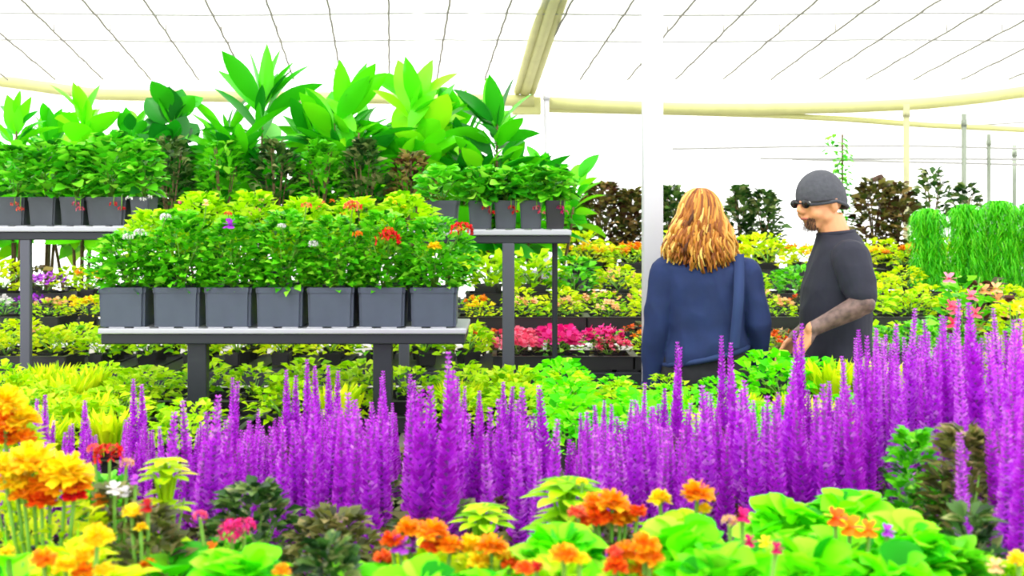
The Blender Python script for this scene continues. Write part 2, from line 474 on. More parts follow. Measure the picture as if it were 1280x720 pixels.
# ------------------------------------------------------------------ bedding plants
def bedding(name, seed, leafm, H=.15, r=.1, L=.04, W=.024, n=110, flower=None, fm=None, nf=10, fr=.016, style='bush'):
    rnd = random.Random(seed)
    t = empty(name, cat='plant', label='x')
    p = square_pot_mb(.085, .06); p.build('pot', M['potd'], t, smooth=False)
    m = MB(); stems(m, rnd, 6, r * .6, .05, H * .8, .003)
    m.build('stem', M['stem'], t)
    m = MB()
    if style == 'bush': bush_leaves(m, rnd, n, r, r, .045, H, L, W, .6)
    else:                      # upright strap leaves
        for i in range(n):
            a = rnd.uniform(0, 2 * PI); q = r * .45 * math.sqrt(rnd.random())
            d = Vector((math.cos(a) * .45, math.sin(a) * .45, 1.1))
            m.leaf(Vector((q * math.cos(a), q * math.sin(a), .045)), d, H * rnd.uniform(.6, 1.0), W, .12, 4, .3, rnd.random(), 'oval', 0, rnd.uniform(-1, 1))
        bush_leaves(m, rnd, n // 2, r, r, .05, H * .8, L, W, .8)
    m.build('foliage', leafm, t)
    if flower:
        m = MB()
        for i in range(nf):
            a = rnd.uniform(0, 2 * PI); q = r * .95 * math.sqrt(rnd.random())
            c = Vector((q * math.cos(a), q * math.sin(a), H * (1.02 - .25 * (q / r) ** 2) + rnd.uniform(-.01, .015)))
            if flower == 'trumpet': trumpet(m, c, fr, rnd, n=5)
            elif flower == 'pompom': pompom(m, c, fr, rnd, 18)
            else: umbel(m, c, fr, rnd, 10)
        m.build('blossoms', fm, t)
    return t

# a) the lime sea on the wide table
B_lime = [bedding('bedding_plant', 20 + i, M['lime'], .16, .105, .042, .026, 120) for i in range(4)]
B_yl = [bedding('bedding_plant', 30 + i, M['yl'], .155, .105, .04, .024, 120, style='strap') for i in range(2)]
B_fresh = [bedding('bedding_plant', 40 + i, M['bright'], .165, .105, .046, .03, 110) for i in range(2)]
tray = make_tray(.535, .325)
front_y = lambda px: 3.85 if 255 < px < 650 else 3.28
cnt = 0
for ty in range(4):
    y = 3.40 + ty * .34 - .0
    for tx in range(-4, 5):
        x = tx * .555
        px = PX(x, y)
        if px < -60 or px > 1130: continue
        if y < front_y(px) - .1: continue
        place(tray, (x, y, TZ3), 0, 1, 'black nursery tray under the lime bedding plants on the wide table', 'trays on the wide table')
for j in range(8):
    if j == 7: break
    y = 3.317 + j * .17
    for i in range(-13, 14):
        x = round(i / 3) * .555 + (i - 3 * round(i / 3)) * .178
        px = PX(x, y)
        if px < -70 or px > 1120: continue
        if y < front_y(px) - .12: continue
        if abs(y - 3.9) < .3 and (abs(x + 1.02) < .1 or abs(x + .42) < .1): continue
        sc = R.uniform(.88, 1.08); z = TZ3 + .008
        if 690 < px < 840: pr = R.choice(B_fresh + B_lime[:1]); lab = 'fresh green leafy plant between the thin shelf post and the woman, on the wide table'; gr = 'fresh green plants left of the woman'; sc *= .7 if px > 770 and y > 3.7 else 1
        elif px >= 840: pr = R.choice(B_fresh + B_yl); lab = 'green leafy plant in front of the man and woman, behind the purple spikes'; gr = 'green plants in front of the two people'; sc *= 1.12 if px > 955 and y > 4.1 else (.62 if y > 3.9 else .8)
        elif px < 122: pr = R.choice(B_lime + B_yl); lab = 'lime bedding plant on the wide table, left of the seven-pot bench'; gr = 'lime bedding plants left of the pot bench'
        elif px < 590: pr = R.choice(B_lime + B_yl[:1]); lab = 'lime bedding plant below and behind the raised bench of grey pots'; gr = 'lime bedding plants under the pot bench'
        else: pr = R.choice(B_lime + B_yl); lab = 'yellow-green bedding plant around the foot of the right-hand shelf post'; gr = 'yellow-green plants by the shelf post'
        place(pr, (x, y, z), R.uniform(0, 6), sc, lab, gr); cnt += 1

# b) staging rows
def q(*a, **k): return a, k
KIND = {}
def kindp(key, *a, **k):
    KIND[key] = [bedding(a[0], 100 + len(KIND) * 7 + i, *a[1:], **k) for i in range(2)]
kindp('lime', 'foliage_plant', M['lime'], .17, .115, .05, .03, 110)
kindp('yl', 'coleus_plant', M['yl'], .17, .115, .05, .032, 100)
kindp('green', 'foliage_plant', M['green'], .18, .12, .05, .03, 110)
kindp('cream', 'pansy_plant', M['lime'], .13, .11, .035, .022, 90, 'trumpet', M['peach'], 12, .02)
kindp('yellow', 'marigold_plant', M['yl'], .13, .11, .035, .022, 80, 'pompom', M['yellow'], 9, .022)
kindp('orange', 'marigold_plant', M['lime'], .14, .11, .035, .022, 70, 'pompom', M['amber'], 9, .024)
kindp('rust', 'marigold_plant', M['olive'], .14, .11, .035, .022, 80, 'pompom', M['orange'], 7, .02)
kindp('pink', 'petunia_plant', M['olive'], .13, .12, .03, .02, 70, 'trumpet', M['pink'], 22, .028)
kindp('magenta', 'petunia_plant', M['green'], .13, .12, .03, .02, 60, 'trumpet', M['magenta'], 24, .028)
kindp('red', 'begonia_plant', M['darkred'], .12, .11, .035, .026, 90, 'umbel', M['red'], 5, .022)
kindp('purple', 'petunia_plant', M['olive'], .13, .12, .03, .02, 70, 'trumpet', M['violet'], 18, .024)
kindp('white', 'petunia_plant', M['green'], .13, .12, .03, .02, 70, 'trumpet', M['white'], 12, .024)
kindp('dark', 'heuchera_plant', M['croton'], .15, .12, .05, .036, 90)
DESC = dict(lime='lime green leafy plant', yl='yellow-green coleus-like plant', green='mid-green leafy plant', cream='low plant with peach blooms', yellow='low plant with bright yellow blooms',
            orange='plant topped with amber orange blooms', rust='low plant with rust orange blooms', pink='pink-flowered mounding plant', magenta='magenta-flowered mounding plant', red='dark-leaved plant with small red blooms',
            purple='purple-flowered mounding plant', white='green plant with white blooms', dark='dark bronze-leaved plant')
# what stands where along each step: (px_end, [kinds])
S1 = [(110, ['yl', 'cream', 'lime']), (225, ['red', 'dark', 'lime']), (560, ['lime', 'yl']), (640, ['lime', 'yl', 'rust']), (684, ['pink']), (706, ['white', 'magenta', 'pink', 'magenta']), (768, ['magenta', 'pink']), (800, ['pink', 'red']), (860, ['orange', 'rust']), (960, ['lime']), (1010, ['rust', 'cream']), (1300, ['lime', 'green'])]
S2 = [(40, ['purple', 'white']), (75, ['cream']), (125, ['yellow', 'cream', 'rust']), (580, ['lime', 'yellow']), (632, ['yellow', 'orange']), (695, ['cream', 'yl']), (820, ['yl', 'cream']), (955, ['lime', 'cream']), (1010, ['cream', 'rust', 'orange']), (1300, ['lime', 'yl'])]
S3 = [(55, ['yl', 'dark']), (75, ['purple', 'orange']), (120, ['yl', 'orange']), (600, ['green', 'lime']), (700, ['lime']), (760, ['green', 'cream', 'lime']), (830, ['yl', 'dark', 'cream']), (960, ['lime', 'yl']), (1100, ['lime', 'green']), (1300, ['lime', 'yl'])]
S4 = [(700, ['yl', 'lime']), (740, ['yellow', 'yl']), (800, ['yl', 'orange', 'yellow']), (900, ['yellow', 'yl']), (955, ['yl', 'yellow']), (1010, ['lime', 'orange', 'yl']), (1085, ['yl', 'yellow']), (1175, ['orange', 'yl', 'yellow']), (1300, ['lime'])]
def region(px):
    return ('under the left shelf' if px < 120 else 'beyond the grey pot bench' if px < 590 else 'between shelf and white column' if px < 800 else
            'behind the woman' if px < 960 else 'between the two people' if px < 1005 else 'behind the man' if px < 1095 else 'right of the man')
SN = ['on lowest staging step', 'on second staging step', 'on third staging step', 'on highest staging step']
srnd = random.Random(3)
steptray = make_tray(.615, .235, .06, False)
for si, (S, (y0, y1, z), (nr, dx, sc0)) in enumerate(zip((S1, S2, S3, S4), steps, ((3, .21, .95), (2, .22, .95), (2, .25, 1.15), (2, .3, 1.5)))):
    for r in range(nr):
        y = y0 + .12 + r * (y1 - y0 - .24) / max(1, nr - 1)
        x = -.46 * y0 - .0552
        while x < .46 * y:
            px = PX(x, y); x += dx
            if px < -40 or px > 1320: continue
            if si == 3 and px < 690 or si == 2 and px > 1135: continue
            if 150 < px < 560 and (si > 1 or r > 0 and si == 1): continue        # wholly behind the pot bench
            ks = next((k for e, k in S if px < e), S[-1][1])
            k = srnd.choice(ks); pr = srnd.choice(KIND[k])
            up = 1.0
            if si == 2 and 560 < px < 705: up = 1.25
            if si == 2 and px > 800: up = .85
            lab = f'{DESC[k]} {SN[si]}, {region(px)}'
            place(pr, (x - dx + srnd.uniform(-.012, .012), y + srnd.uniform(-.004, .004), z + .008), srnd.uniform(0, 6), sc0 * up * srnd.uniform(.85, 1.1), lab, lab)
    yy = y0 + .124; xx = -.46 * (y0 + .12) + dx
    while xx < .46 * yy:
        px = PX(xx, yy)
        if not (si == 3 and px < 720) and not (150 < px < 560):
            place(steptray, (xx, yy, z), 0, (dx / .21, 1, 1), f'black tray along the front edge {SN[si]}', f'trays {SN[si]}')
        xx += dx * 3
for grp in (B_lime, B_yl, B_fresh, *KIND.values()):
    for o in grp:
        if o.name not in USED:
            for c in list(o.children): bpy.data.objects.remove(c)
            bpy.data.objects.remove(o)

# ------------------------------------------------------------------ salvia
def spike_mb(rnd, h, lenf, r=.024):
    """stem h high, its top lenf set with whorls of purple florets"""
    m = MB(); lean = Vector((rnd.uniform(-.06, .06), rnd.uniform(-.06, .06), 0))
    at = lambda z: Vector((lean.x * max(0, z / h) ** 1.5 * h, lean.y * max(0, z / h) ** 1.5 * h, z))
    m.tube([at(h * k / 6) for k in range(7)], [.0035] * 6 + [.0015], 5, 1)
    z = h - lenf; i = 0; tb = rnd.uniform(.2, .7)
    while z < h:
        u = (z - (h - lenf)) / lenf; rr = r * (1.0 - .78 * u ** 1.7) * (.8 if u < .08 else 1)
        n = 7 if u < .75 else 5
        for k in range(n):
            a = 2 * PI * k / n + i * .5 + rnd.uniform(-.2, .2)
            d = Vector((math.cos(a), math.sin(a), .7 + .6 * u)); L = rr * rnd.uniform(.85, 1.25)
            m.leaf(at(z) + d * .002, d, L, rr * .75, .1, 2, -.5, min(1, max(0, rnd.gauss(tb, .25))), 'round', 0)
        z += .0105 - .003 * u; i += 1
    return m
def salvia(seed, H, LF, ns, spread):
    rnd = random.Random(seed)
    t = empty('salvia_plant', label='x', cat='plant')
    round_pot_mb(.07, .1).build('pot', [M['potd'], M['soil']], t)
    m = MB(); bush_leaves(m, rnd, 90, spread * 1.0, spread * 1.0, .1, H - LF + .05, .06, .026, .4, tmode=None)
    m.build('foliage', M['deep'] if seed % 2 else M['olive'], t)
    for i in range(ns):
        a = 2 * PI * i / ns + rnd.uniform(-.4, .4); q = spread * (.25 + .75 * (i % 3) / 2)
        h = (H - .09) * rnd.choice([1, .93, .86, .8, .9]) * rnd.uniform(.95, 1.04)
        o = spike_mb(rnd, h, LF * rnd.uniform(.85, 1.1), rnd.uniform(.021, .027)).build('flower_spike', [M['purple'], M['pstem']], t)
        o.location = (q * math.cos(a), q * math.sin(a), .09)
    return t
SHORT = [salvia(200 + i, .46, .29, 7, .075) for i in range(5)]
TALL = [salvia(220 + i, .70, .40, 7, .085) for i in range(4)]
top_tab = [(0, 530), (30, 520), (50, 485), (80, 530), (140, 530), (170, 495), (200, 532), (235, 505), (300, 490), (370, 478), (500, 478), (600, 486), (650, 500), (760, 500), (815, 492), (845, 440), (880, 470), (905, 415), (945, 470), (1000, 412), (1045, 455), (1085, 415), (1130, 392), (1180, 360), (1240, 362), (1290, 375)]
base_px = [(0, 2.95), (230, 2.95)]
def sal_label(px, j):
    if px < 120: return 'purple spike plant behind the yellow flowers at the left edge'
    if px < 250: return 'purple spike plant behind the lime umbrella-shaped leaves'
    if px < 650: return 'purple spike plant in the bank before the raised pot bench'
    if px < 830: return 'purple spike plant in the bank between shelf post and woman'
    if px < 965: return 'tall purple spike plant in front of the woman'
    if px < 1060: return 'tall purple spike plant in front of the man'
    return 'tall purple spike plant massed at the right, beyond the man'
rows = [2.33, 2.5, 2.67, 2.84, 3.0]
for j, y in enumerate(rows):
    x = -.46 * y + (.08 if j % 2 else 0)
    while x < .46 * y:
        px = PX(x, y)
        step = .155
        ok = True
        if px < 235 and y < 2.8: ok = False
        if 260 < px < 400 and y < 2.45: ok = False
        if 1115 < px < 1235 and y < 2.4: ok = False
        if 650 < px < 1060 and j == 4: ok = R.random() < .6
        if ok:
            yt = lerp(top_tab, px) + R.uniform(-8, 26)
            if 235 < px < 1075:
                if R.random() < (.7 if px < 650 else .66): yt = lerp([(235, 535), (300, 515), (500, 505), (650, 525), (800, 515), (900, 500), (1000, 500), (1075, 450)], px) + R.uniform(-14, 18)
                elif px < 650 and R.random() < .3: yt -= 25
            elif px > 1110: yt += 8
            H = CZ - (yt - HY) * y / F - TZ2
            if H > .3:
                pr = R.choice(SHORT) if H < .56 else R.choice(TALL)
                h0 = .46 if H < .56 else .70
                sc = H / h0; lb = sal_label(px, j)
                rowtxt = ', back rows' if j > 2 else ', front rows'
                place(pr, (x + R.uniform(-.02, .02), y + R.uniform(-.02, .02), TZ2), R.uniform(0, 6), (min(sc, 1.1), min(sc, 1.1), sc), lb + rowtxt, 'salvias: ' + lb + rowtxt)
        x += step

THIN = salvia(260, .5, .32, 2, .03)
for px, yt, where in ((52, 480, 'behind the pompoms at the left edge'), (108, 488, 'left of the scarlet flower head, second from the left'), (171, 458, 'above the scarlet flower head'), (291, 456, 'beside the left leg of the raised bench'), (362, 446, 'under the middle pots of the raised bench'),
                      (388, 432, 'under the fifth bench pot'), (414, 440, 'under the fifth and sixth bench pots'), (480, 448, 'against the right leg of the raised bench'), (516, 452, 'just right of the bench leg'), (568, 455, 'under the end of the bench'),
                      (632, 462, 'at the foot of the shelf post'), (752, 488, 'against the fresh green plants'), (846, 408, 'against the left half of the navy jacket'), (906, 400, 'against the right half of the navy jacket'), (1001, 384, 'reaching the hand of the man'), (1092, 392, 'at the back of the man')):
    y = 3.11; H = CZ - (yt - HY) * y / F - TZ2
    place(THIN, ((px - 640) / F * y, y, TZ2), R.uniform(0, 6), (.9, .9, H / .5), 'slim tall purple spikes ' + where)

# ------------------------------------------------------------------ raised bench of seven pots
def metal_shelf(name, x0, x1, y0, y1, z, legs, label, cat, thick=.022):
    t = empty(name, ((x0 + x1) / 2, (y0 + y1) / 2, 0), 0, label, cat); cx, cy = t.location.x, t.location.y
    m = MB(); m.box((x0 - cx, y0 - cy, z - thick), (x1 - cx, y1 - cy, z), 0, .004)
    n = int((x1 - x0) / .08)
    for k in range(n):
        xx = x0 - cx + .03 + k * .08; m.box((xx, y0 - cy + .02, z - .001), (xx + .05, y1 - cy - .02, z + .003))
    tp = m.build('shelf_top', M['steel'], t, smooth=False); tp['label'] = 'light grey metal shelf edge'
    m = MB(); m.box((x0 - cx + .006, y0 - cy + .012, z - thick - .034), (x1 - cx - .006, y1 - cy - .012, z - thick), 0, .004)
    m.build('shelf_beam', M['dark'], t, smooth=False)
    for (lx, ly, w, zb, mt) in legs:
        m = MB(); m.box((lx - cx - w / 2, ly - cy - w * .35, zb), (lx - cx + w / 2, ly - cy + w * .35, z - thick - .03), 0, .004)
        m.box((lx - cx - w * .8, ly - cy - w * .8, zb), (lx - cx + w * .8, ly - cy + w * .8, zb + .008))
        m.build('leg', mt, t, smooth=False)
    return t
BZ = P(0, 410, 3.88).z; BY0, BY1 = 3.86, 4.22
bx0, bx1 = P(122, 0, BY0).x, P(583, 0, BY0).x
metal_shelf('raised_bench', bx0, bx1, BY0, BY1, BZ, [(P(246, 0, 3.9).x, 3.92, .062, TZ3, M['dark']), (P(478, 0, 3.9).x, 3.92, .062, TZ3, M['dark']),
            (P(246, 0, 4.17).x, 4.17, .05, TZ3, M['dark']), (P(478, 0, 4.17).x, 4.17, .05, TZ3, M['dark'])], 'dark metal raised bench carrying the row of seven square grey pots', 'bench', .018)
pots_px = [152, 220, 284.5, 349, 413, 477, 542]
plantdesc = [('leafy bush in leftmost grey pot of the raised bench, white blooms at its side', [(175, 292, 9, 'umbel', 'white'), (160, 297, 8, 'umbel', 'white'), (207, 272, 8, 'umbel', 'white')]),
             ('leafy bush in the second grey pot from the left on the raised bench', [(258, 254, 6, 'trumpet', 'peach')]),
             ('leafy bush with a violet-pink bloom, third grey pot on the raised bench', [(288, 281, 10, 'trumpet', 'violet'), (285, 268, 6, 'umbel', 'coral')]),
             ('leafy bush with small white blooms, middle grey pot of the raised bench', [(352, 284, 7, 'umbel', 'white'), (383, 258, 8, 'umbel', 'coral')]),
             ('leafy bush with white bloom and coral flower heads, fifth grey pot on the raised bench', [(391, 306, 8, 'umbel', 'white'), (441, 260, 14, 'umbel', 'coral'), (447, 294, 8, 'umbel', 'orange')]),
             ('leafy bush with one large crimson flower head, sixth grey pot on the raised bench', [(485, 300, 19, 'umbel', 'red'), (486, 288, 7, 'umbel', 'orange')]),
             ('leafy bush in rightmost grey pot of the raised bench, scarlet flower head leaning right', [(577, 289, 17, 'umbel', 'red'), (543, 308, 9, 'pompom', 'yellow')])]
for i, (pp, (lb, fl)) in enumerate(zip(pots_px, plantdesc)):
    rnd = random.Random(300 + i); Y = 3.95; x = (pp - 640) / F * 3.88
    t = empty('potted_bush', (x, Y, BZ + .004), 0, lb, 'potted plant')
    square_pot_mb(.148, .127, .145, .97).build('pot', M['pot'], t, smooth=False)
    soil_mb(.13, .13, .115).build('soil', M['soil'], t)
    m = MB(); stems(m, rnd, 9, .07, .11, .3, .003); m.build('stem', M['stem'], t)
    m = MB()
    bush_leaves(m, rnd, 260, .1, .09, .118, .21, .036, .024, .5, .3, 2, inner=.5)
    bush_leaves(m, rnd, 560, .105 + (.03 if i in (0, 6) else 0), .085, .125, .345 - (.05 if i == 0 else 0) + .02 * (i % 2), .036, .024, .5, .3, 2, inner=.3)
    m.build('foliage', M['green'], t)
    for (fx, fy, fr, ft, fm) in fl:
        Yf = 3.86; c = P(fx, fy, Yf) - t.location; m = MB(); rr = fr / F * Yf
        HEAD[ft](m, Vector((0, 0, 0)), rr, rnd); o = m.build('flower_head', M[fm], t); o.location = c
        m = MB(); m.tube([(c.x * .3, 0, .2), (c.x * .8, c.y * .4, .2 + (c.z - .2) * .7), c], .002, 5); m.build('flower_stem', M['stem'], t)
# second row of lime bushes behind on the same bench
for i, pp in enumerate([190, 252, 316, 380, 446, 508]):
    rnd = random.Random(330 + i); Y = 4.14; x = (pp - 640) / F * Y
    t = empty('potted_bush', (x, Y, BZ + .004), 0, 'yellow-green bush rising behind the row of seven grey pots, ' + ['above first and second pots', 'above second and third pots', 'above third and middle pots', 'above middle and fifth pots', 'above fifth and sixth pots', 'above sixth and last pots'][i], 'potted plant')
    square_pot_mb(.13, .125).build('pot', M['pot'], t, smooth=False); soil_mb(.115, .115, .113).build('soil', M['soil'], t)
    m = MB(); stems(m, rnd, 8, .07, .11, .36, .003); m.build('stem', M['stem'], t)
    m = MB(); bush_leaves(m, rnd, 420, .115, .085, .2, .42 + R.uniform(-.015, .02) - (.05 if i == 0 else 0), .042, .028, .7, .3, 2, inner=.3)
    m.build('foliage', M['lime'], t)
    m = MB()
    for k in range(3): umbel(m, (rnd.uniform(-.08, .08), -.07, rnd.uniform(.36, .42)), .014, rnd, 10)
    m.build('blossoms', M[['white', 'pink', 'peach', 'coral', 'orange', 'yellow'][i]], t)

# ------------------------------------------------------------------ upper shelves with grey pots
SY0, SY1 = 4.92, 5.2
zl, zr = P(0, 283, 4.94).z, P(0, 287.5, 4.94).z
X = lambda px: (px - 640) / F * 4.94
metal_shelf('plant_shelf', X(-160), X(184), SY0, SY1, zl, [(X(31.5), 4.95, .042, 0, M['leg']), (X(-120), 4.95, .042, 0, M['leg']), (P(31, 0, 5.16).x, 5.16, .03, 0, M['dark']), (X(-120), 5.16, .03, 0, M['dark'])],
            'high dark metal shelf with grey pots at the left edge', 'shelf')
metal_shelf('plant_shelf', X(486), X(714), SY0, SY1, zr, [(X(635.5), 4.95, .05, 0, M['leg']), (X(505), 4.95, .042, 0, M['leg']), (P(693.5, 0, 5.16).x, 5.16, .024, 0, M['dark'])],
            'high metal shelf on a grey post, between the raised bench and the white column', 'shelf')
def shelf_plant(px, w, zb, seed, lb, drip=None, top=.24, lm='shelf', wide=1.0, potm='potg', n=230):
    rnd = random.Random(seed); x = X(px); W = w / F * 4.94
    t = empty('potted_plant', (x, 5.05, zb + .004), 0, lb, 'potted plant')
    square_pot_mb(W, .118, .13).build('pot', M[potm], t, smooth=False); soil_mb(W * .88, .115, .108).build('soil', M['soil'], t)
    m = MB(); stems(m, rnd, 8, W * .5, .1, .12 + top * .8, .003); m.build('stem', M['stem'], t)
    m = MB(); bush_leaves(m, rnd, n, W * .62 * wide + .02, .1, .115, .12 + top, .055, .042, .5, .35, 3, 'round', inner=.3)
    m.build('foliage', M[lm], t)
    if drip:
        for k in range(2):
            m = MB(); c = Vector((W / 2 * (.9 if k else .5), -.085, .085 - .02 * k))
            umbel(m, (0, 0, 0), .02, rnd, 14); o = m.build('flower_head', M[drip], t); o.location = c
            m = MB(); m.tube([(c.x * .8, -.05, .11), (c.x, -.08, .125), c], .002, 5); m.build('flower_stem', M['stem'], t)
    return t
shelf_plant(6, 36, zl, 400, 'leafy plant in the grey pot cut off by the left edge, on the left shelf', 'coral', .2)
shelf_plant(46, 34, zl, 404, 'leafy plant in grey pot on the left shelf, just right of its post', None, .22)
shelf_plant(84, 30, zl, 401, 'leafy plant with a pink-red bloom hanging, in a narrow grey pot on the left shelf', 'pink', .2)
shelf_plant(127, 50, zl, 402, 'leafy plant in the widest grey pot of the left shelf', 'red', .25, n=330)
shelf_plant(170, 24, zl, 403, 'leafy plant in the last grey pot, right end of the left shelf', None, .22)
shelf_plant(551, 42, zr, 410, 'leafy plant in the wide grey pot at the left end of the right shelf', None, .13, n=140)
shelf_plant(600, 30, zr, 411, 'leafy plant in second grey pot of the right shelf', 'red', .12)
shelf_plant(632, 28, zr, 412, 'leafy plant in third grey pot of the right shelf, above its post', 'red', .12)
shelf_plant(664, 28, zr, 413, 'leafy plant with pink blooms hanging over its grey pot on the right shelf', 'pink', .13)
shelf_plant(695, 24, zr, 414, 'leafy plant in the last pot, right end of the right shelf', 'magenta', .12, potm='potd')

# ------------------------------------------------------------------ tall broad-leaved plants
def tall_plant(px, ytop, Y, seed, lb, L=.3, W=.13, nl=46, spread=.26, zlow=1.25, tints=(.1, 1), lm='tall'):
    rnd = random.Random(seed); top = CZ - (ytop - HY) * Y / F
    t = empty('tall_foliage_plant', ((px - 640) / F * Y, Y, 0), 0, lb, 'plant')
    round_pot_mb(.17, .3).build('pot', [M['potd'], M['soil']], t)
    m = MB(); mm = MB(); br = []
    nb = 5
    for k in range(nb):
        a = 2 * PI * k / nb + rnd.random(); q = spread * rnd.uniform(.3, .8); h = (top - .2) * (1 if k == 0 else rnd.uniform(.78, .95))
        if k == 0: q = .03
        e = Vector((q * math.cos(a), q * math.sin(a) * .8, h))
        pts = [Vector((.03 * math.cos(a), .03 * math.sin(a), .26)), Vector((e.x * .4, e.y * .4, h * .5)), Vector((e.x * .85, e.y * .85, h * .8)), e]
        mm.tube(pts, [.016, .013, .009, .006], 6); br.append(pts)
    for i in range(nl):
        pts = br[i % nb]; u = rnd.random() ** .75
        z = zlow + (pts[3].z - zlow) * u
        p = pts[1].lerp(pts[3], max(0, (z - pts[1].z) / (pts[3].z - pts[1].z)))
        a = i * 2.4 + rnd.random(); up = .2 + 1.7 * u ** 2
        d = Vector((math.cos(a), math.sin(a), up * rnd.uniform(.35, 1) + rnd.uniform(-.3, .4))); s = rnd.uniform(.5, 1.15) * (1.1 - .25 * u)
        st = p + d.normalized() * .05
        m.tube([p, st], .004, 4)
        m.leaf(st, d, L * s, W * s, .28 * (1 - u) + .12, 6, .3, min(1, max(0, tints[0] + (tints[1] - tints[0]) * rnd.random())), 'oval', 0, rnd.uniform(-1.1, 1.1))
    for k in range(3):       # upright leaves at the tip
        a = k * 2.1 + rnd.random(); m.leaf(br[0][3] - Vector((0, 0, .08)), Vector((.35 * math.cos(a), .35 * math.sin(a), 1)), L * .95, W, .05, 6, .3, rnd.uniform(*tints), 'oval', 0, rnd.uniform(-1, 1))
    mm.build('trunk', M['bark'], t); m.build('foliage', M[lm], t)
    return t
TP = [(15, 112, 7.5, 'dense tall plant at the left edge above the left shelf', (.2, .8), .26, .1), (100, 104, 7.7, 'tall plant with two large lime leaves above the left shelf', (.6, 1), .3, .15),
      (208, 98, 7.5, 'tall dark green plant with rounded leaves above the right end of the left shelf', (0, .45), .24, .14), (262, 150, 7.8, 'mid-height leafy plant left of the tallest, upright-leaved one', (.2, .8), .24, .1),
      (322, 80, 7.4, 'tallest plant, dark upright strap leaves, above the third and middle bench pots', (.1, .7), .42, .11), (385, 128, 7.9, 'leafy plant just right of the tallest strap-leaved plant', (.3, .9), .26, .1),
      (428, 92, 7.5, 'tall plant with one dark blade-like leaf standing up, above the fifth bench pot', (.1, .8), .38, .11), (512, 84, 7.5, 'tall light-green broad-leaved plant above the sixth and last bench pots', (.5, 1), .36, .14),
      (560, 108, 7.9, 'leafy plant between the light-green tall one and the one over the right shelf', (.3, .9), .28, .11), (617, 102, 7.3, 'tall plant with drooping dark leaves above the right shelf', (.05, .8), .34, .11),
      (672, 172, 7.6, 'shorter leafy plant at the right end, behind the right shelf pots', (.3, .9), .2, .1), (160, 128, 7.9, 'leafy plant left of the dark rounded-leaved one', (.3, .9), .26, .11),
      (55, 128, 7.95, 'leafy plant half hidden between the two leftmost tall plants', (.3, .9), .26, .1)]
for i, (px, yt, Y, lb, tn, L, W) in enumerate(TP):
    tall_plant(px, yt, max(Y, 7.52), 500 + i, lb, L * 1.1, W * 1.15, 165, .37, 1.28, tn)
# lower variegated shrubs in front of them
def shrub(name, px, ytop, ybot, Y, w, seed, lb, lm, n=320, L=.07, W=.04, cat='shrub', base=0.0, kind='oval', sp=None):
    rnd = random.Random(seed); zt = P(0, ytop, Y).z; zb = P(0, ybot, Y).z; r = w / 2 / F * Y
    t = empty(name, ((px - 640) / F * Y, Y, base), 0, lb, cat)
    round_pot_mb(min(.15, r * .7), .2).build('pot', [M['potd'], M['soil']], t)
    m = MB(); stems(m, rnd, 7, r * .5, .17, zt - base, .006); m.build('stem', M['bark'], t)
    m = MB(); bush_leaves(m, rnd, n, r, r * .8, zb - base, zt - base, L, W, .7, .3, 2, kind, inner=.2); m.build('foliage', M[lm], t)
    return t
for i, (px, yt, yb, w, lm, dsc) in enumerate([(212, 175, 262, 60, 'deep', 'dark'), (278, 180, 262, 66, 'green', 'green'), (345, 180, 262, 60, 'deep', 'dark'),
                                              (400, 180, 262, 60, 'green', 'green'), (455, 180, 265, 60, 'deep', 'dark'), (515, 195, 270, 60, 'croton', 'bronze and red')]):
    shrub('leafy_shrub', px, yt, yb, 7.0, w, 540 + i, f'{dsc} small-leaved shrub under the tall plants, ' + ['above the second bench pot', 'above the third bench pot', 'above the middle bench pot', 'above the fifth bench pot', 'above the coral flower head', 'above the last bench pot'][i], lm, 300, .075, .04, base=.985)

# ------------------------------------------------------------------ back bench crotons and far plants
BB = 1.02
for i, (px, yt, yb, w, lm, n, lb) in enumerate([
    (752, 232, 302, 62, 'croton', 420, 'broad bronze croton left of the white column, largest of the far row'),
    (722, 258, 305, 34, 'green', 200, 'green shrub at the far left of the croton row, beside the right shelf'),
    (790, 240, 300, 34, 'croton', 240, 'bronze croton half behind the white column'),
    (838, 236, 300, 34, 'deep', 260, 'dark shrub between the white column and the woman'),
    (925, 236, 292, 26, 'deep', 160, 'small dark shrub right of the woman, by a pinkish post'),
    (955, 242, 292, 34, 'deep', 170, 'dark green shrub with open leaves between the two people'),
    (1092, 226, 300, 44, 'croton', 260, 'dark bronze shrub directly right of the man'),
    (1122, 232, 300, 40, 'croton', 220, 'dark bronze shrub just left of the cream post'),
    (1165, 214, 250, 36, 'deep', 90, 'sparse green shrub above the weeping green plants'),
    (1208, 232, 258, 26, 'deep', 70, 'small sparse shrub at the grey-green post')]):
    shrub('croton_shrub' if lm == 'croton' else 'far_shrub', px, yt, max(yb + 22, 300) if yt < 230 or yt > 234 else yb + 22, 9.55, w * 1.35, 600 + i, lb, lm, int(n * 1.9), .085, .055, base=BB)
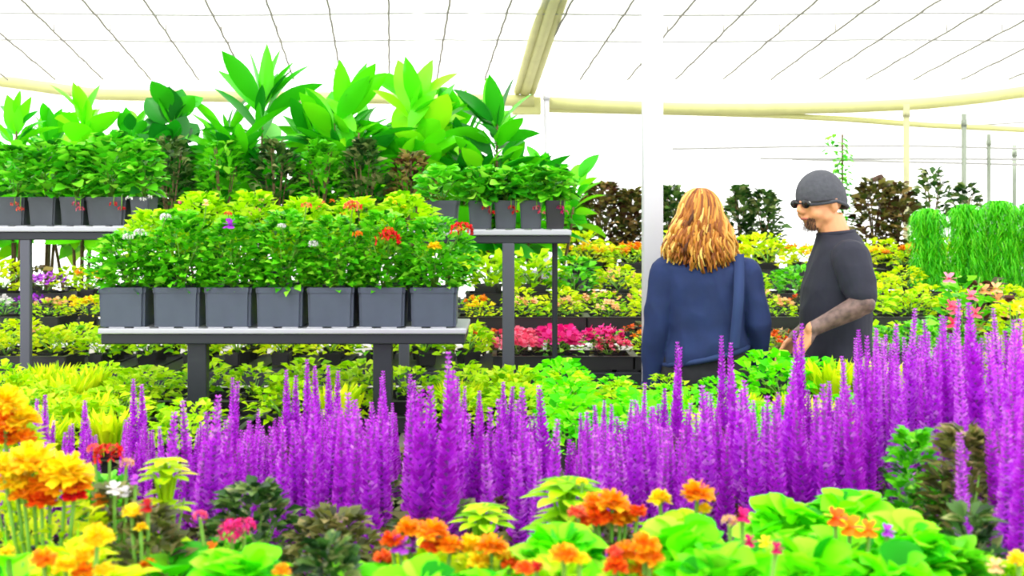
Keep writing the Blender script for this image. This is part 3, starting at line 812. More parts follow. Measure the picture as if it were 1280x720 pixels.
# climber on a cane
rnd = random.Random(650); Y = 9.6; zt = P(0, 168, Y).z
t = empty('climbing_plant', ((1053 - 640) / F * Y, Y, BB), 0, 'thin climbing plant tied to a cane behind the man\'s head', 'plant')
round_pot_mb(.1, .18).build('pot', [M['potd'], M['soil']], t)
m = MB(); m.tube([(0, 0, .1), (0, 0, zt - BB)], .008, 6); m.build('cane', M['bark'], t)
m = MB()
for i in range(230):
    u = i / 230; z = .15 + (zt - BB - .15) * u; a = i * 1.9; r = .05 + .05 * rnd.random() + (.07 if u > .85 else 0)
    m.leaf(Vector((r * .5 * math.cos(a) - (.09 * rnd.random() if u > .85 else 0), r * .5 * math.sin(a), z)), Vector((math.cos(a), math.sin(a), rnd.uniform(-.4, .8))), .07, .045, .3, 2, .2, rnd.random(), 'oval')
m.build('foliage', M['feather'], t)
m = MB(); m.tube([(.04 * math.cos(k * .9), .04 * math.sin(k * .9), .15 + k * .04) for k in range(int((zt - BB - .15) / .04))], .005, 4); m.build('stem', M['stem'], t)
# weeping feathery plants at the right
def weeper(px, ytop, w, Y, seed, lb, base):
    rnd = random.Random(seed); zt = P(0, ytop, Y).z - base; r = w / 2 / F * Y
    t = empty('weeping_plant', ((px - 640) / F * Y, Y, base), 0, lb, 'plant')
    round_pot_mb(.09, .14).build('pot', [M['potd'], M['soil']], t)
    m = MB(); m.tube([(0, 0, .1), (.01, 0, zt * .6), (0, 0, zt - .04)], [.012, .01, .008], 6); m.build('trunk', M['bark'], t)
    m = MB()
    for s in range(150):      # hanging strands
        a = rnd.uniform(0, 2 * PI); q = r * math.sqrt(rnd.random()); e = Vector((q * math.cos(a), q * math.sin(a) * .8, 0))
        h = zt - .05 * (q / r) ** 3; n = 16; L = (zt - .12) * rnd.uniform(.6, 1); tn = rnd.random() * .5
        for k in range(n):
            u = k / n; c = Vector((e.x * min(1, .5 + u * 9), e.y * min(1, .5 + u * 9), h - L * max(0, u - .06) - .02 * (1 - min(1, u * 5))))
            for _ in range(2): m.leaf(c, rdir(rnd, -.9), .055, .022, .3, 1, 0, min(1, tn + rnd.random() * .5), 'oval')
    m.build('foliage', M['feather'], t)
    return t
z3 = steps[2][2]; z2 = steps[1][2]
weeper(1160, 257, 44, 7.45, 660, 'weeping bright green plant right of the yellow flowers, leftmost of the weeping ones', .75)
weeper(1207, 252, 44, 7.45, 661, 'weeping green plant behind the pink and dark blooms, second of the weeping ones', .75)
weeper(1248, 247, 46, 7.45, 662, 'weeping green plant third from the left of the weeping ones', .75)
weeper(1288, 250, 40, 7.45, 663, 'weeping green plant cut off by the right edge', .75)
table('back_bench', 2.35, 3.6, 7.33, 7.62, .75, 'narrow bench holding the weeping green plants at right', 'bench', .05, 4, M['dark'])
# tall flowering baskets rising above the right spikes
for i, (px, yt, Y, lm, fm, lb) in enumerate([(1203, 345, 3.6, 'green', 'pink', 'pink-flowered plant rising above the tallest purple spikes'), (1232, 345, 3.7, 'darkred', 'peach', 'dark-leaved plant with peach blooms rising behind the tallest purple spikes'),
                                            (1268, 372, 3.5, 'yl', 'yellow', 'yellow-green plant above the purple spikes at the right edge')]):
    rnd = random.Random(670 + i); zt = P(0, yt, Y).z - TZ3
    t = empty('flowering_plant', ((px - 640) / F * Y, Y, TZ3), 0, lb, 'plant')
    round_pot_mb(.08, .13).build('pot', [M['potd'], M['soil']], t)
    m = MB(); stems(m, rnd, 6, .05, .1, zt, .004); m.build('stem', M['stem'], t)
    m = MB(); bush_leaves(m, rnd, 220, .1, .09, .14, zt - .02, .045, .03, .6, .3, 2, inner=.2); m.build('foliage', M[lm], t)
    for k in range(6):
        m = MB(); trumpet(m, (0, 0, 0), .024, rnd); o = m.build('flower_head', M[fm], t); o.location = (rnd.uniform(-.08, .08), -.085, zt - rnd.uniform(.0, .16))

# ------------------------------------------------------------------ foreground plants
def fg(name, px, Y, lb, lm, ytop, rad, leafk, flowers=(), n=None, base=TZ1, cat='plant', seed=0):
    """rad in photograph pixels at that depth"""
    rnd = random.Random(seed or int(px * 7 + Y * 100)); x = (px - 640) / F * Y; r = rad / F * Y; zt = CZ - (ytop - HY) * Y / F - base
    t = empty(name, (x, Y, base), 0, lb, cat)
    pr = .055
    round_pot_mb(pr, .09, 20).build('pot', [M['potd'], M['soil']], t)
    m = MB(); stems(m, rnd, 8, r * .6, .08, zt * .85, .0035); m.build('stem', M['stem'], t)
    m = MB(); z0 = .1
    if leafk in ('broad', 'mass'): zt -= .03
    if leafk == 'broad':
        for i in range(n or 46):
            a = i * 2.4 + rnd.random() * .6; u = i / (n or 46); q = r * (.15 + .6 * (1 - u)); z = z0 + (zt - z0) * (.35 + .6 * u) * rnd.uniform(.9, 1)
            d = Vector((math.cos(a), math.sin(a), .25 + .9 * u)); s = rnd.uniform(.75, 1.1)
            b0 = Vector((q * .5 * math.cos(a), q * .5 * math.sin(a), z * .75)); p = Vector((q * math.cos(a), q * math.sin(a), z - .02)); m.tube([b0, p], .0025, 4, 0, .4)
            m.leaf(p, d, .085 * s, .062 * s, .45, 6, .22, rnd.random(), 'oval', 0, rnd.uniform(-.4, .4))
    elif leafk == 'mass':     # dense dome of overlapping bright leaves
        bush_leaves(m, rnd, n or 210, r * .85, r * .75, z0 + .04, zt, .055, .042, .8, .4, 5, 'oval', .22, .35)
    elif leafk == 'umbrella': # flat tiers of leaves
        for i in range(n or 34):
            a = i * 2.4; q = r * .35 * (i % 3) / 2; z = zt - .012 * (i % 3) - .05 * (i // 24)
            p = Vector((q * math.cos(a), q * math.sin(a), z)); m.tube([(0, 0, z - .08), p], .003, 5, 0, .2)
            m.leaf(p, Vector((math.cos(a), math.sin(a), .12)), r * .75, r * .42, .2, 5, .15, rnd.random(), 'oval')
        m.tube([(0, 0, .08), (.004, 0, zt * .6), (0, 0, zt - .02)], [.012, .011, .008], 8, 0, .4)
        bush_leaves(m, rnd, 50, r * .7, r * .6, z0, zt * .6, .06, .04, .4, .4, 3)
    elif leafk == 'small':
        bush_leaves(m, rnd, n or 320, r, r * .8, z0, zt, .034, .018, .6, .3, 2, inner=.15)
    elif leafk == 'blade':
        for i in range(n or 12):
            a = i * 2.4; m.leaf(Vector((.02 * math.cos(a), .02 * math.sin(a), .08)), Vector((.2 * math.cos(a), .2 * math.sin(a), 1)), (zt - .08) * rnd.uniform(.8, 1.02), .035, .08, 6, .3, rnd.random(), 'oval', 0, rnd.uniform(-.5, .5))
        bush_leaves(m, rnd, 60, r, r * .8, z0, zt * .7, .05, .028, .6, .3, 3)
    m.build('foliage', M[lm], t)
    for (fx, fy, fr, ft, fm) in flowers:
        yo = -r * .55 + rnd.uniform(-.02, .01); Yf = Y + yo
        c = P(fx, fy, Yf) - Vector(t.location); rr = fr / F * Yf
        m = MB(); HEAD[ft](m, Vector((0, 0, 0)), rr, rnd, **({'n': 90} if ft == 'pompom' and fr > 14 else {}))
        o = m.build('flower_head', M[fm], t); o.location = c
        s = MB(); s.tube([(c.x * .2, c.y * .2, .09), (c.x * .75, c.y * .75, c.z * .7), c - Vector((0, 0, rr * .2))], .003, 6); s.build('flower_stem', M['stem'], t)
    return t
MG, PT, GR, LV = 'marigold_plant', 'petunia_plant', 'geranium_plant', 'broad_leaf_plant'
pm, um, tr = 'pompom', 'umbel', 'trumpet'
fg(MG, 14, 2.08, 'yellow pompom-flowered plant with orange lower heads, highest at the left edge', 'yl', 530, 60, 'small', [(6, 505, 26, pm, 'yellow'), (28, 524, 22, pm, 'yellow'), (8, 530, 22, pm, 'amber'), (30, 548, 16, pm, 'amber'), (8, 548, 18, pm, 'orange')])
fg(MG, 62, 1.82, 'large yellow and orange pompom plant left of the red flower', 'yl', 590, 80, 'small', [(40, 578, 30, pm, 'yellow'), (82, 592, 32, pm, 'yellow'), (20, 600, 26, pm, 'yellow'), (62, 606, 26, pm, 'amber'), (94, 606, 20, pm, 'amber'), (30, 617, 18, pm, 'amber'), (52, 626, 18, pm, 'orange'), (92, 620, 15, pm, 'red'), (5, 585, 22, pm, 'yellow')])
fg(GR, 136, 2.1, 'plant with one round scarlet flower head behind the yellow pompoms', 'green', 600, 40, 'small', [(137, 570, 23, um, 'red'), (118, 562, 11, um, 'coral'), (158, 580, 11, um, 'peach')])
fg('umbrella_leaf_plant', 207, 1.95, 'lime umbrella-shaped leaf plant on a thick stem, right of the scarlet head', 'yl', 576, 38, 'umbrella')
fg(PT, 145, 1.9, 'small plant with white and cream blooms under the scarlet flower head', 'olive', 612, 46, 'small', [(143, 611, 11, tr, 'white'), (158, 615, 9, tr, 'white'), (124, 627, 11, tr, 'amber'), (170, 600, 8, tr, 'violet')])
fg(MG, 185, 1.75, 'small yellow-flowered plant with one red bloom beside the umbrella-leaf stem', 'olive', 640, 50, 'small', [(165, 640, 13, pm, 'yellow'), (185, 633, 11, tr, 'red'), (185, 707, 12, pm, 'amber'), (176, 660, 9, pm, 'yellow')])
fg(LV, 5, 1.6, 'broad green leaves at the bottom-left corner', 'bright', 640, 45, 'broad', n=24)
fg('strap_leaf_plant', 55, 1.62, 'plant with one upright green blade below the yellow pompoms', 'bright', 645, 36, 'blade', [(10, 690, 10, pm, 'yellow')])
fg(MG, 95, 1.5, 'yellow-flowered plant along the bottom edge at lower left', 'yl', 690, 80, 'small', [(55, 700, 17, pm, 'amber'), (82, 708, 16, pm, 'yellow'), (108, 694, 18, pm, 'yellow'), (122, 672, 20, pm, 'yellow'), (105, 715, 16, pm, 'amber'), (130, 712, 14, pm, 'yellow')])
fg(LV, 145, 1.48, 'pale lime broad leaves beside the lower-left yellow flowers', 'yl', 665, 34, 'broad', n=22)
fg(LV, 215, 1.72, 'rounded green leaves left of the magenta flower', 'bright', 655, 50, 'broad', n=30)
fg(GR, 290, 1.8, 'plant with a large magenta flower head near the dark foliage', 'green', 680, 46, 'small', [(290, 666, 25, um, 'magenta'), (306, 658, 16, um, 'magenta'), (250, 645, 11, um, 'pink'), (265, 687, 11, tr, 'orange')])
fg(LV, 300, 1.46, 'bright green leaf mound below the magenta flower', 'bright', 676, 66, 'mass', [(352, 713, 12, pm, 'amber')])
fg(LV, 215, 1.46, 'green leaf tuft at the bottom edge beside the small amber bloom', 'yl', 700, 32, 'broad', n=22)
fg('dark_leaf_shrub', 315, 2.08, 'dark small-leaved shrub below the purple bank, behind the magenta flower', 'deep', 608, 60, 'small', n=420)
fg('dark_leaf_shrub', 420, 2.0, 'dark small-leaved shrub in the gap between the two bright leaf mounds', 'olive', 645, 70, 'small', n=420)
fg('dark_leaf_shrub', 410, 1.6, 'dark green shrub at the bottom edge between the two bright leaf mounds', 'deep', 680, 50, 'small', n=300)
fg(LV, 452, 1.6, 'bright green leaves left of the orange pompoms', 'bright', 664, 42, 'broad', n=30)
fg(MG, 530, 1.68, 'orange pompom plant with a violet bloom in front', 'yl', 688, 62, 'small', [(510, 661, 17, pm, 'amber'), (540, 664, 19, pm, 'amber'), (563, 682, 17, pm, 'amber'), (490, 676, 15, pm, 'orange'), (480, 697, 13, pm, 'orange'), (500, 682, 15, tr, 'violet'), (514, 684, 10, tr, 'violet'), (540, 682, 15, pm, 'orange')])
fg(MG, 600, 1.66, 'yellow pompom plant right of the orange pompoms with violet bloom', 'yl', 700, 58, 'small', [(588, 684, 19, pm, 'yellow'), (615, 683, 19, pm, 'amber'), (600, 702, 16, pm, 'yellow'), (638, 705, 12, pm, 'orange'), (628, 692, 14, pm, 'yellow')])
fg(LV, 520, 1.42, 'bright green leaves at the bottom edge below the orange pompoms', 'bright', 697, 64, 'mass')
fg(LV, 610, 1.42, 'bright green leaves at the bottom edge below the yellow pompoms', 'bright', 708, 40, 'mass', n=150)
fg('umbrella_leaf_plant', 605, 2.0, 'flat green leaf plant just above the yellow pompoms', 'lime', 634, 42, 'umbrella')
fg('umbrella_leaf_plant', 710, 1.98, 'wide flat lime leaf plant touching the purple bank, left of the orange cluster', 'lime', 602, 56, 'umbrella', [(728, 603, 9, um, 'yellow')], n=44)
fg(MG, 762, 1.82, 'orange pompom cluster with red-orange lower heads, right of the flat lime leaves', 'olive', 660, 58, 'small', [(765, 629, 21, pm, 'amber'), (742, 630, 17, pm, 'amber'), (782, 643, 17, pm, 'amber'), (748, 648, 18, pm, 'orange'), (775, 650, 15, pm, 'amber'), (797, 640, 13, pm, 'orange'), (722, 641, 13, pm, 'coral'), (730, 652, 10, pm, 'orange')])
fg(LV, 700, 1.62, 'bright green leaf mound below the flat lime leaf plant', 'bright', 650, 62, 'mass')
fg(MG, 700, 1.44, 'amber-flowered plant at the bottom edge under the green mound', 'lime', 710, 60, 'small', [(705, 693, 18, pm, 'amber'), (725, 700, 14, pm, 'yellow'), (655, 711, 13, pm, 'orange'), (670, 708, 10, pm, 'red')])
fg(MG, 795, 1.5, 'large orange pompom plant at the bottom, left of the big bright leaf mass', 'lime', 700, 50, 'small', [(806, 680, 19, pm, 'amber'), (782, 690, 17, pm, 'amber'), (812, 697, 18, pm, 'amber'), (770, 708, 16, pm, 'orange'), (800, 712, 16, pm, 'amber'), (768, 690, 11, pm, 'coral')])
fg(MG, 845, 1.86, 'plant with one high amber pompom and a yellow one, against the purple bank', 'lime', 635, 50, 'mass', [(872, 617, 21, pm, 'amber'), (825, 624, 15, pm, 'yellow'), (880, 636, 10, pm, 'yellow')], n=120)
fg(LV, 850, 1.62, 'bright green leaf mound under the high amber pompom', 'bright', 642, 70, 'mass')
fg(LV, 900, 1.4, 'biggest bright green leaf mound along the bottom edge, centre right', 'bright', 672, 84, 'mass', [(970, 686, 10, tr, 'magenta')], n=300)
fg(PT, 925, 1.72, 'green plant with small magenta and cream blooms right of the amber pompom', 'bright', 650, 46, 'broad', [(928, 645, 12, tr, 'magenta'), (912, 652, 12, um, 'peach'), (937, 677, 10, tr, 'magenta'), (957, 678, 10, tr, 'yellow')], n=26)
fg(LV, 985, 1.84, 'bright green leaf mound touching the purple spikes, left of the orange bloom', 'bright', 616, 64, 'mass')
fg(LV, 1060, 1.9, 'pale green leaf mound behind the orange bloom', 'bright', 606, 56, 'mass')
fg('lily_plant', 1055, 1.62, 'plant with orange trumpet blooms amid the bright leaf mass', 'bright', 655, 54, 'mass', [(1044, 648, 16, tr, 'orange'), (1062, 659, 18, tr, 'amber'), (1086, 662, 14, tr, 'amber')])
fg(LV, 1010, 1.4, 'bright green leaf mound at the bottom edge below the orange bloom', 'bright', 670, 84, 'mass', n=300)
fg(LV, 1130, 1.66, 'bright green leaf mound with a mauve bloom, right of the orange bloom', 'bright', 640, 72, 'mass', [(1108, 664, 11, tr, 'violet')], n=240)
fg(LV, 1115, 1.4, 'bright green leaf mound along the bottom edge, before the dark shrub', 'bright', 682, 70, 'mass', n=240)
fg(LV, 1195, 1.7, 'green leaf mound at the foot of the dark olive shrub', 'green', 664, 44, 'mass', n=140)
fg('upright_green_shrub', 1143, 2.1, 'upright mid-green shrub standing before the right purple spikes', 'green', 542, 34, 'small', n=420)
fg('dark_leaf_shrub', 1205, 2.02, 'tall olive dark shrub left of the nearest purple spikes', 'olive', 540, 54, 'small', n=560)
fg('dark_leaf_shrub', 1215, 1.75, 'dark low shrub near the bottom-right corner', 'deep', 640, 40, 'small', n=300)
fg(MG, 1262, 1.55, 'plant with peach and yellow blooms in the bottom-right corner', 'lime', 712, 40, 'small', [(1245, 708, 12, tr, 'peach'), (1274, 700, 14, pm, 'yellow')])
sv = [salvia(240 + i, .62, .40, 6, .07) for i in range(2)]
place(sv[0], (P(1268, 0, 1.86).x, 1.86, TZ1), .4, (1.0, 1.0, (CZ - (500 - HY) * 1.86 / F - TZ1) / .62), 'nearest purple spike plant, at the right edge beside the olive shrub')
place(sv[1], (P(1322, 0, 1.9).x, 1.98, TZ1), 1.4, (1.0, 1.0, (CZ - (470 - HY) * 1.98 / F - TZ1) / .62), 'purple spike plant cut off by the right edge')

# ------------------------------------------------------------------ people
def bake(o, voxel, smooth=6, wr=0, wf=9, seed=0):
    md = o.modifiers.new('r', 'REMESH'); md.mode = 'VOXEL'; md.voxel_size = voxel; md.use_smooth_shade = True
    s = o.modifiers.new('s', 'SMOOTH'); s.iterations = smooth; s.factor = .5
    dg = bpy.context.evaluated_depsgraph_get(); dg.update()
    me = bpy.data.meshes.new_from_object(o.evaluated_get(dg), depsgraph=dg)
    mats = list(o.data.materials)
    o.modifiers.clear(); o.data = me
    if not me.materials:
        for m in mats: me.materials.append(m)
    if wr:
        nv = [v.normal.copy() for v in me.vertices]
        for v, n in zip(me.vertices, nv):
            p = v.co * wf; k = 1 - abs(noise.noise(Vector((p.x * 1.2 + seed, p.y * 1.2, p.z * .75 + p.x * .5)))) * 2.2
            v.co += n * (wr * k + wr * .5 * noise.noise(v.co * wf * 2.4))
    me.polygons.foreach_set('use_smooth', [True] * len(me.polygons)); me.update()
    return o
def limb(m, pts, rs, sub=6):
    P3 = [Vector(p) for p in pts]; out = []; ro = []
    for i in range(len(P3) - 1):
        for k in range(sub):
            u = k / sub; out.append(P3[i].lerp(P3[i + 1], u)); uu = u * u * (3 - 2 * u); ro.append(rs[i] + (rs[i + 1] - rs[i]) * uu)
    out.append(P3[-1]); ro.append(rs[-1]); m.tube(out, ro, 14)
    m.ball(P3[0], rs[0], sub=2); m.ball(P3[-1], rs[-1], sub=2)
    for p, r in zip(P3[1:-1], rs[1:-1]): m.ball(p, r, sub=2)
def hand(m, w, d, side, palm_n, sc=1.0, curl=.5):
    """w wrist, d direction of the fingers, side towards the thumb, palm_n out of the palm"""
    w, d, side, pn = Vector(w), Vector(d).normalized(), Vector(side).normalized(), Vector(palm_n).normalized()
    pc = w + d * .045 * sc
    for k in range(4):
        o = side * (.030 - .020 * k) * sc
        m.tube([w + o * .6, w + d * .04 * sc + o * .95, w + d * .088 * sc + o], [.014 * sc, .013 * sc, .0105 * sc], 10); m.ball(w + d * .088 * sc + o, .0105 * sc)
        Ls = [.034, .024, .019]; f = [.95, 1.08, 1.0, .8][k]; p = w + d * .088 * sc + o; a = curl * .35; dd = d
        for j, L in enumerate(Ls):
            dd = (d * math.cos(a) + pn * math.sin(a)); q2 = p + dd * L * f * sc
            m.tube([p, q2], [(.0095 - .001 * j) * sc, (.0085 - .001 * j) * sc], 8); m.ball(q2, (.0085 - .001 * j) * sc, sub=1)
            p = q2; a += curl
    p = w + d * .025 * sc + side * .026 * sc; a = p + (side * .75 + d * .7 + pn * .3).normalized() * .038 * sc; b = a + (side * .25 + d + pn * .4).normalized() * .03 * sc
    m.tube([w + d * .01 * sc, p, a, b], [.014 * sc, .0145 * sc, .011 * sc, .0085 * sc], 8); m.ball(b, .0085 * sc); m.ball(a, .011 * sc)
def head(m, c, rot, s=1.0):
    """head in its own frame: +y is where the face looks"""
    c = Vector(c)
    def B(p, r): m.ball(c + rot @ (Vector(p) * s), [k * s for k in r], rot=rot, sub=3)
    B((0, -.012, .025), (.076, .094, .092)); B((0, .018, -.03), (.062, .070, .075)); B((0, .045, -.078), (.038, .036, .030))
    B((0, .070, -.005), (.045, .022, .03)); B((0, .074, .028), (.05, .014, .012))
    for x in (-1, 1):
        B((x * .038, .055, -.035), (.024, .026, .028)); B((x * .075, -.008, -.012), (.010, .017, .030)); B((x * .080, -.012, .004), (.008, .014, .014)); B((x * .05, .0, -.055), (.022, .04, .03))
    m.tube([c + rot @ (Vector((0, .085, .022)) * s), c + rot @ (Vector((0, .102, -.005)) * s), c + rot @ (Vector((0, .108, -.022)) * s)], [.008 * s, .011 * s, .013 * s], 8)
    B((0, .098, -.024), (.015, .014, .010)); B((0, .084, -.048), (.024, .010, .006)); B((0, .082, -.057), (.022, .010, .006))
def face_parts(t, c, rot, s=1.0):
    for x in (-1, 1):
        m = MB(); m.ball((0, 0, 0), .0125 * s); o = m.build('eye', M['eye'], t); o.location = Vector(c) + rot @ (Vector((x * .031, .079, .008)) * s)
        m = MB(); m.ball((0, 0, 0), .006 * s); i = m.build('iris', M['iris'], o); i.location = rot @ Vector((0, .009 * s, 0))
    m = MB(); m.ball((0, 0, 0), (.022 * s, .008 * s, .0065 * s), rot=rot); o = m.build('mouth', M['lips'], t); o.location = Vector(c) + rot @ (Vector((0, .087, -.052)) * s)
def shoe_pair(t, xs, y, mat, yaw=0):
    for x in xs:
        m = MB(); m.loft([((x, y + .06, .004), .048, .135), ((x, y + .06, .03), .05, .14), ((x, y + .045, .06), .045, .115), ((x, y + .0, .095), .042, .06), ((x, y - .01, .13), .045, .052)], 20)
        m.build('shoe', mat, t)

# ---- woman, back to the camera
WX, WY = .768, 4.78
W = empty('person', (WX, WY, 0), 0, 'person seen from behind with long wavy blonde hair, navy jacket, arms hanging', 'person')
m = MB()
m.loft([((0, 0, .74), .15, .11), ((0, 0, .84), .168, .118), ((0, 0, .93), .158, .11), ((0, .005, 1.02), .13, .095), ((0, .01, 1.12), .14, .1), ((0, .01, 1.22), .155, .105), ((0, .0, 1.285), .15, .08), ((0, -.005, 1.325), .08, .055), ((0, 0, 1.36), .05, .05)])
m.tube([(0, -.005, 1.30), (-.005, .005, 1.41)], [.052, .048], 16)
for x in (-1, 1): limb(m, [(x * .085, 0, .80), (x * .09, .01, .45), (x * .09, -.01, .09)], [.085, .056, .038])
LW, RW = Vector((-.208, .015, .80)), Vector((.21, .05, .865))
limb(m, [(-.157, 0, 1.262), (-.198, -.02, 1.03), LW], [.05, .038, .026]); limb(m, [(.157, 0, 1.262), (.205, -.035, 1.06), RW], [.052, .04, .026])
hand(m, LW, (.02, .12, -1), (.15, 1, .1), (1, -.1, 0), .92, .3); hand(m, RW, (-.1, .3, -1), (-.15, 1, .2), (-1, -.1, 0), .92, .35)
hrot = Matrix.Rotation(-.25, 3, 'Z') @ Matrix.Rotation(-.08, 3, 'X'); HC = Vector((-.02, .012, 1.475))
head(m, HC, hrot, .95)
for x in (-1, 1): m.ball((x * .09, .07, .04), (.035, .09, .03))
body = m.build('body', M['skin'], W); bake(body, .0055, 3)
face_parts(W, HC, hrot, .95)
m = MB()   # jacket
m.loft([((0, -.0, .925), .167, .138, .22, 0), ((0, 0, .955), .168, .14, .16, 0), ((0, .0, 1.03), .15, .128, .04, 0), ((0, .005, 1.13), .156, .124), ((0, .005, 1.22), .17, .12), ((0, -.002, 1.28), .172, .098), ((0, -.006, 1.318), .105, .07), ((0, -.004, 1.345), .066, .06)])
limb(m, [(-.157, 0, 1.262), (-.198, -.02, 1.03), LW + Vector((0, 0, .0))], [.062, .05, .04]); limb(m, [(.157, 0, 1.262), (.205, -.035, 1.06), RW + Vector((0, 0, .02))], [.062, .052, .04])
jk = m.build('jacket', M['navy'], W); bake(jk, .007, 5, .007, 7, 3)
m = MB()   # hem band and collar
ring = []
for k in range(41):
    a = 2 * PI * k / 40; ring.append((.169 * math.cos(a), .140 * math.sin(a), .932 + .2 * .18 * math.cos(a)))
m.tube(ring, .012, 8); m.build('hem_band', M['navyd'], W)
m = MB(); m.tube([(.062 * math.cos(2 * PI * k / 24), .058 * math.sin(2 * PI * k / 24) - .004, 1.35) for k in range(25)], .016, 8); m.build('collar', M['navy'], W)
for w_ in (LW, RW + Vector((0, 0, .02))):
    m = MB(); m.tube([w_ + Vector((0, 0, .02)), w_ + Vector((0, 0, -.02))], .045, 14); m.build('cuff', M['navyd'], W)
m = MB()   # shoulder strap of a bag
pts = []
for k in range(25):
    u = k / 24; pts.append(Vector((.125 - .035 * u, -.06 - .085 * math.sin(min(1, u * 1.6) * PI / 2), 1.335 - .36 * u)))
for a, b in zip(pts, pts[1:]): pass
bb = len(m.v)
for i, p in enumerate(pts):
    for dx, dy in ((-.02, 0), (.02, 0), (.02, .004), (-.02, .004)): m.v.append((p.x + dx, p.y + dy, p.z)); m.t.append(.5)
    if i:
        for k in range(4): k2 = (k + 1) % 4; m.f.append((bb + 4 * (i - 1) + k, bb + 4 * (i - 1) + k2, bb + 4 * i + k2, bb + 4 * i + k)); m.m.append(0)
m.build('back_seam_panel', M['navyd'], W)
m = MB()   # trousers
m.loft([((0, 0, .76), .17, .125), ((0, 0, .86), .178, .13), ((0, 0, .96), .165, .12), ((0, .003, 1.0), .14, .105)])
for x in (-1, 1): limb(m, [(x * .088, 0, .80), (x * .092, .01, .45), (x * .092, -.008, .10)], [.1, .07, .058])
bake(m.build('trousers', M['trouser'], W), .009, 4, .004, 8, 1)
shoe_pair(W, (-.092, .092), 0, M['shoe'])
# hair: scalp cap plus long wavy locks falling over neck and shoulders
rnd = random.Random(9); m = MB()
m.ball(HC + Vector((0, -.02, .026)), (.084, .096, .093), tint=.35, sub=3)
for i in range(330):
    a = rnd.uniform(PI * .98, PI * 2.02) if i % 5 else rnd.uniform(PI * .8, PI * 2.2)
    lay = rnd.uniform(.3, 1)
    c = HC + Vector((0, -.018, 0)); k0 = rnd.uniform(0, .9)
    zt = .108 * math.cos(k0 * .5); ph = rnd.uniform(0, 6); tn = min(1, max(0, rnd.gauss(.42, .32) + (.3 if abs(math.cos(a)) > .75 else 0)))
    end = 1.275 + rnd.uniform(-.02, .07) + .035 * abs(math.cos(a)); pts = []; rs = []
    top = c.z + .118; n = 14
    for k in range(n + 1):
        u = k / n
        if u < .35:
            th = (u / .35) * PI / 2 * .98; rr_x = .08 * math.sin(th); rr_y = .094 * math.sin(th); z = c.z + .02 + .098 * math.cos(th)
        else:
            w = (u - .35) / .65; z = c.z + .02 - (c.z + .02 - end) * w; rr_x = .082 + .072 * w ** .9 * (.55 + .45 * lay) - .03 * max(0, w - .85) ; rr_y = .094 + .012 * w
        amp = .009 * min(1, u * 2)
        pts.append(Vector((c.x + rr_x * math.cos(a) * (.9 + .12 * lay) + amp * math.sin(ph + u * 16), c.y + rr_y * math.sin(a) * (.88 + .14 * lay) + amp * math.cos(ph + u * 14) - .012 * u, z)))
        rs.append(.0075 * (1 - .6 * u ** 4) if k else .004)
    m.tube(pts, rs, 5, 0, tn)
m.build('hair', M['hair'], W)

# ---- man, side on, looking left
MX, MY = 1.312, 4.86
G = empty('person', (MX, MY, 0), PI / 2 - .04, 'person in dark cap and black short-sleeved shirt, side on, tattooed forearm at waist', 'person')
m = MB()
m.loft([((0, 0, .78), .15, .12), ((0, 0, .88), .175, .135), ((0, .0, .98), .155, .11), ((0, .003, 1.08), .152, .11), ((0, -.006, 1.2), .158, .103), ((0, -.015, 1.3), .16, .088), ((0, -.015, 1.36), .12, .07), ((0, 0, 1.41), .065, .062)])
m.tube([(0, -.012, 1.36), (0, .03, 1.48)], [.066, .058], 16)
for x in (-1, 1): limb(m, [(x * .09, 0, .85), (x * .1, .015, .47), (x * .1, -.01, .09)], [.092, .06, .042])
LE, LWR = Vector((-.27, -.045, 1.15)), Vector((-.25, .145, 1.05))
limb(m, [(-.172, -.018, 1.318), LE, LWR], [.048, .045, .030]); 
RE, RWR = Vector((.27, -.05, 1.09)), Vector((.22, .12, .97))
limb(m, [(.172, -.018, 1.318), RE, RWR], [.048, .045, .030])
hand(m, LWR, (.1, .55, -.85), (.75, .3, .3), (.3, -.7, -.5), .9, .5); hand(m, RWR, (-.1, .6, -.8), (-.6, .5, .3), (-.6, -.4, -.3), 1.0, .45)
hr = Matrix.Rotation(.5, 3, 'Z') @ Matrix.Rotation(-.16, 3, 'X'); HM = Vector((0, .066, 1.54)); HS = 1.02
head(m, HM, hr, HS)
for x in (-1, 1): m.ball((x * .1, .07, .04), (.038, .1, .032))
bd = m.build('body', M['skin'], G); bake(bd, .0055, 3)
bd.data.materials.append(M['tattoo'])
for p in bd.data.polygons:      # inked forearms
    c = p.center
    if abs(c.x) > .19 and .96 < c.z < 1.2 and c.y < .155: p.material_index = 1
face_parts(G, HM, hr, HS)
m = MB()   # shirt
m.loft([((0, .0, .845), .185, .138), ((0, .003, .9), .19, .140), ((0, .004, .98), .180, .134), ((0, .006, 1.08), .178, .136), ((0, -.002, 1.2), .187, .13), ((0, -.012, 1.3), .184, .112), ((0, -.012, 1.365), .145, .092), ((0, -.005, 1.415), .078, .076)])
for sgn, E in ((-1, LE), (1, RE)):
    s0 = Vector((sgn * .178, -.015, 1.325)); limb(m, [s0, s0.lerp(E, .5), s0.lerp(E, .80)], [.072, .066, .058])
bake(m.build('shirt', M['black'], G), .007, 5, .006, 6, 5)
m = MB(); m.tube([(.072 * math.cos(2 * PI * k / 24), .07 * math.sin(2 * PI * k / 24) + .0, 1.415 - .1 * .07 * math.sin(2 * PI * k / 24)) for k in range(25)], .01, 8); m.build('collar', M['black'], G)
m = MB(); m.loft([((0, 0, .78), .165, .135), ((0, 0, .87), .18, .143), ((0, .005, .93), .178, .145)])
for x in (-1, 1): limb(m, [(x * .095, 0, .82), (x * .1, .015, .47), (x * .1, -.005, .1)], [.105, .08, .066])
bake(m.build('trousers', M['trouser'], G), .009, 4, .004, 8, 2)
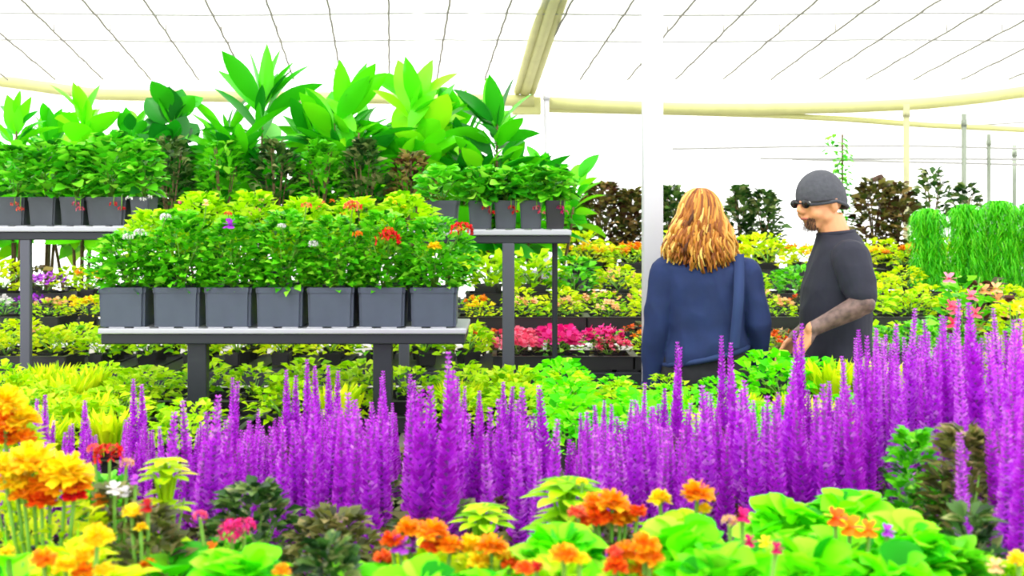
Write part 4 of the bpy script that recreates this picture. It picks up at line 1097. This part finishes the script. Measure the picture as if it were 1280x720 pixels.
shoe_pair(G, (-.1, .1), 0, M['shoe'])
def on_head(p): return HM + hr @ (Vector(p) * HS)
m = MB()   # knitted cap: shell over the skull, rolled edge
n = 30
for j in range(13):
    th = PI / 2 * 1.16 * j / 12
    for k in range(n):
        a = 2 * PI * k / n; dz = -.02 * math.sin(a) * (j / 12)      # lower at the back
        x, y, z =   .087 * math.sin(th) * math.cos(a), -.012 + .108 * math.sin(th) * math.sin(a), .028 + .1 * math.cos(th)
        if math.sin(a) < 0: z -= .045 * (j / 12) ** 2 * -math.sin(a)
        m.v.append(tuple(on_head((x, y, z)))); m.t.append(.5)
        if j: k2 = (k + 1) % n; m.f.append(((j - 1) * n + k, (j - 1) * n + k2, j * n + k2, j * n + k)); m.m.append(0)
ed = [Vector(m.v[12 * n + k]) for k in range(n)] + [Vector(m.v[12 * n])]
m.tube(ed, .008, 6)
cp = m.build('cap', M['capm'], G)
m = MB()   # dark glasses
for x in (-1, 1): m.ball(on_head((x * .033, .098, .008)), (.026, .008, .019), rot=hr)
m.build('sunglasses', M['lens'], G)
gl = [o for o in G.children if o.name.startswith('sunglasses')][0]
m = MB()
for x in (-1, 1): m.tube([on_head((x * .058, .092, .014)), on_head((x * .082, .03, .01)), on_head((x * .086, -.012, .006))], .0035, 6)
m.tube([on_head((-.02, .106, .012)), on_head((.02, .106, .012))], .003, 6)
m.build('glasses_frame', M['lens'], gl)
m = MB()   # short beard round chin and mouth
rnd = random.Random(4)
for i in range(500):
    a = rnd.uniform(-1.0, 1.0); z = rnd.uniform(-.104, -.045)
    x = .047 * math.sin(a); y = .045 + .045 * math.cos(a) - (.012 if z < -.09 else 0)
    if abs(a) < .35 and z > -.062 and z < -.045: continue
    p = on_head((x, y - .004, z)); d = hr @ Vector((math.sin(a) * .6, .7, -.8))
    m.leaf(p, d, .016, .006, .2, 1, 0, .5, 'oval')
m.build('beard', M['beard'], G)

# ------------------------------------------------------------------ light
w = bpy.data.worlds.new('World'); SC.world = w; w.use_nodes = True
bg = w.node_tree.nodes['Background']; bg.inputs[0].default_value = (1, 1, 1, 1); bg.inputs[1].default_value = 2.6
s = bpy.data.lights.new('sun', 'SUN'); s.energy = 4.0; s.angle = math.radians(3); s.color = (1, .98, .93)
so = bpy.data.objects.new('sun', s); COL.objects.link(so); so.rotation_euler = (math.radians(28), math.radians(-18), 0); so.location = (0, 0, 8)

# ------------------------------------------------------------------ camera
cam = bpy.data.cameras.new('camera'); co = bpy.data.objects.new('camera', cam); COL.objects.link(co)
co.location = (0, 0, CZ); co.rotation_euler = (PI / 2, 0, 0)
cam.sensor_width = 36; cam.lens = 36 * F / 1280; cam.shift_y = -(360 - HY) / 1280
cam.dof.use_dof = True; cam.dof.focus_distance = 4.6; cam.dof.aperture_fstop = 6.3
cam.clip_end = 60
SC.camera = co
SC.view_settings.view_transform = 'Standard'; SC.view_settings.look = 'None'; SC.view_settings.gamma = 1
SC.view_settings.use_curve_mapping = False
SC.view_settings.exposure = 0.0
SC.cycles.filter_width = 2.0
print('objects', len(bpy.data.objects))
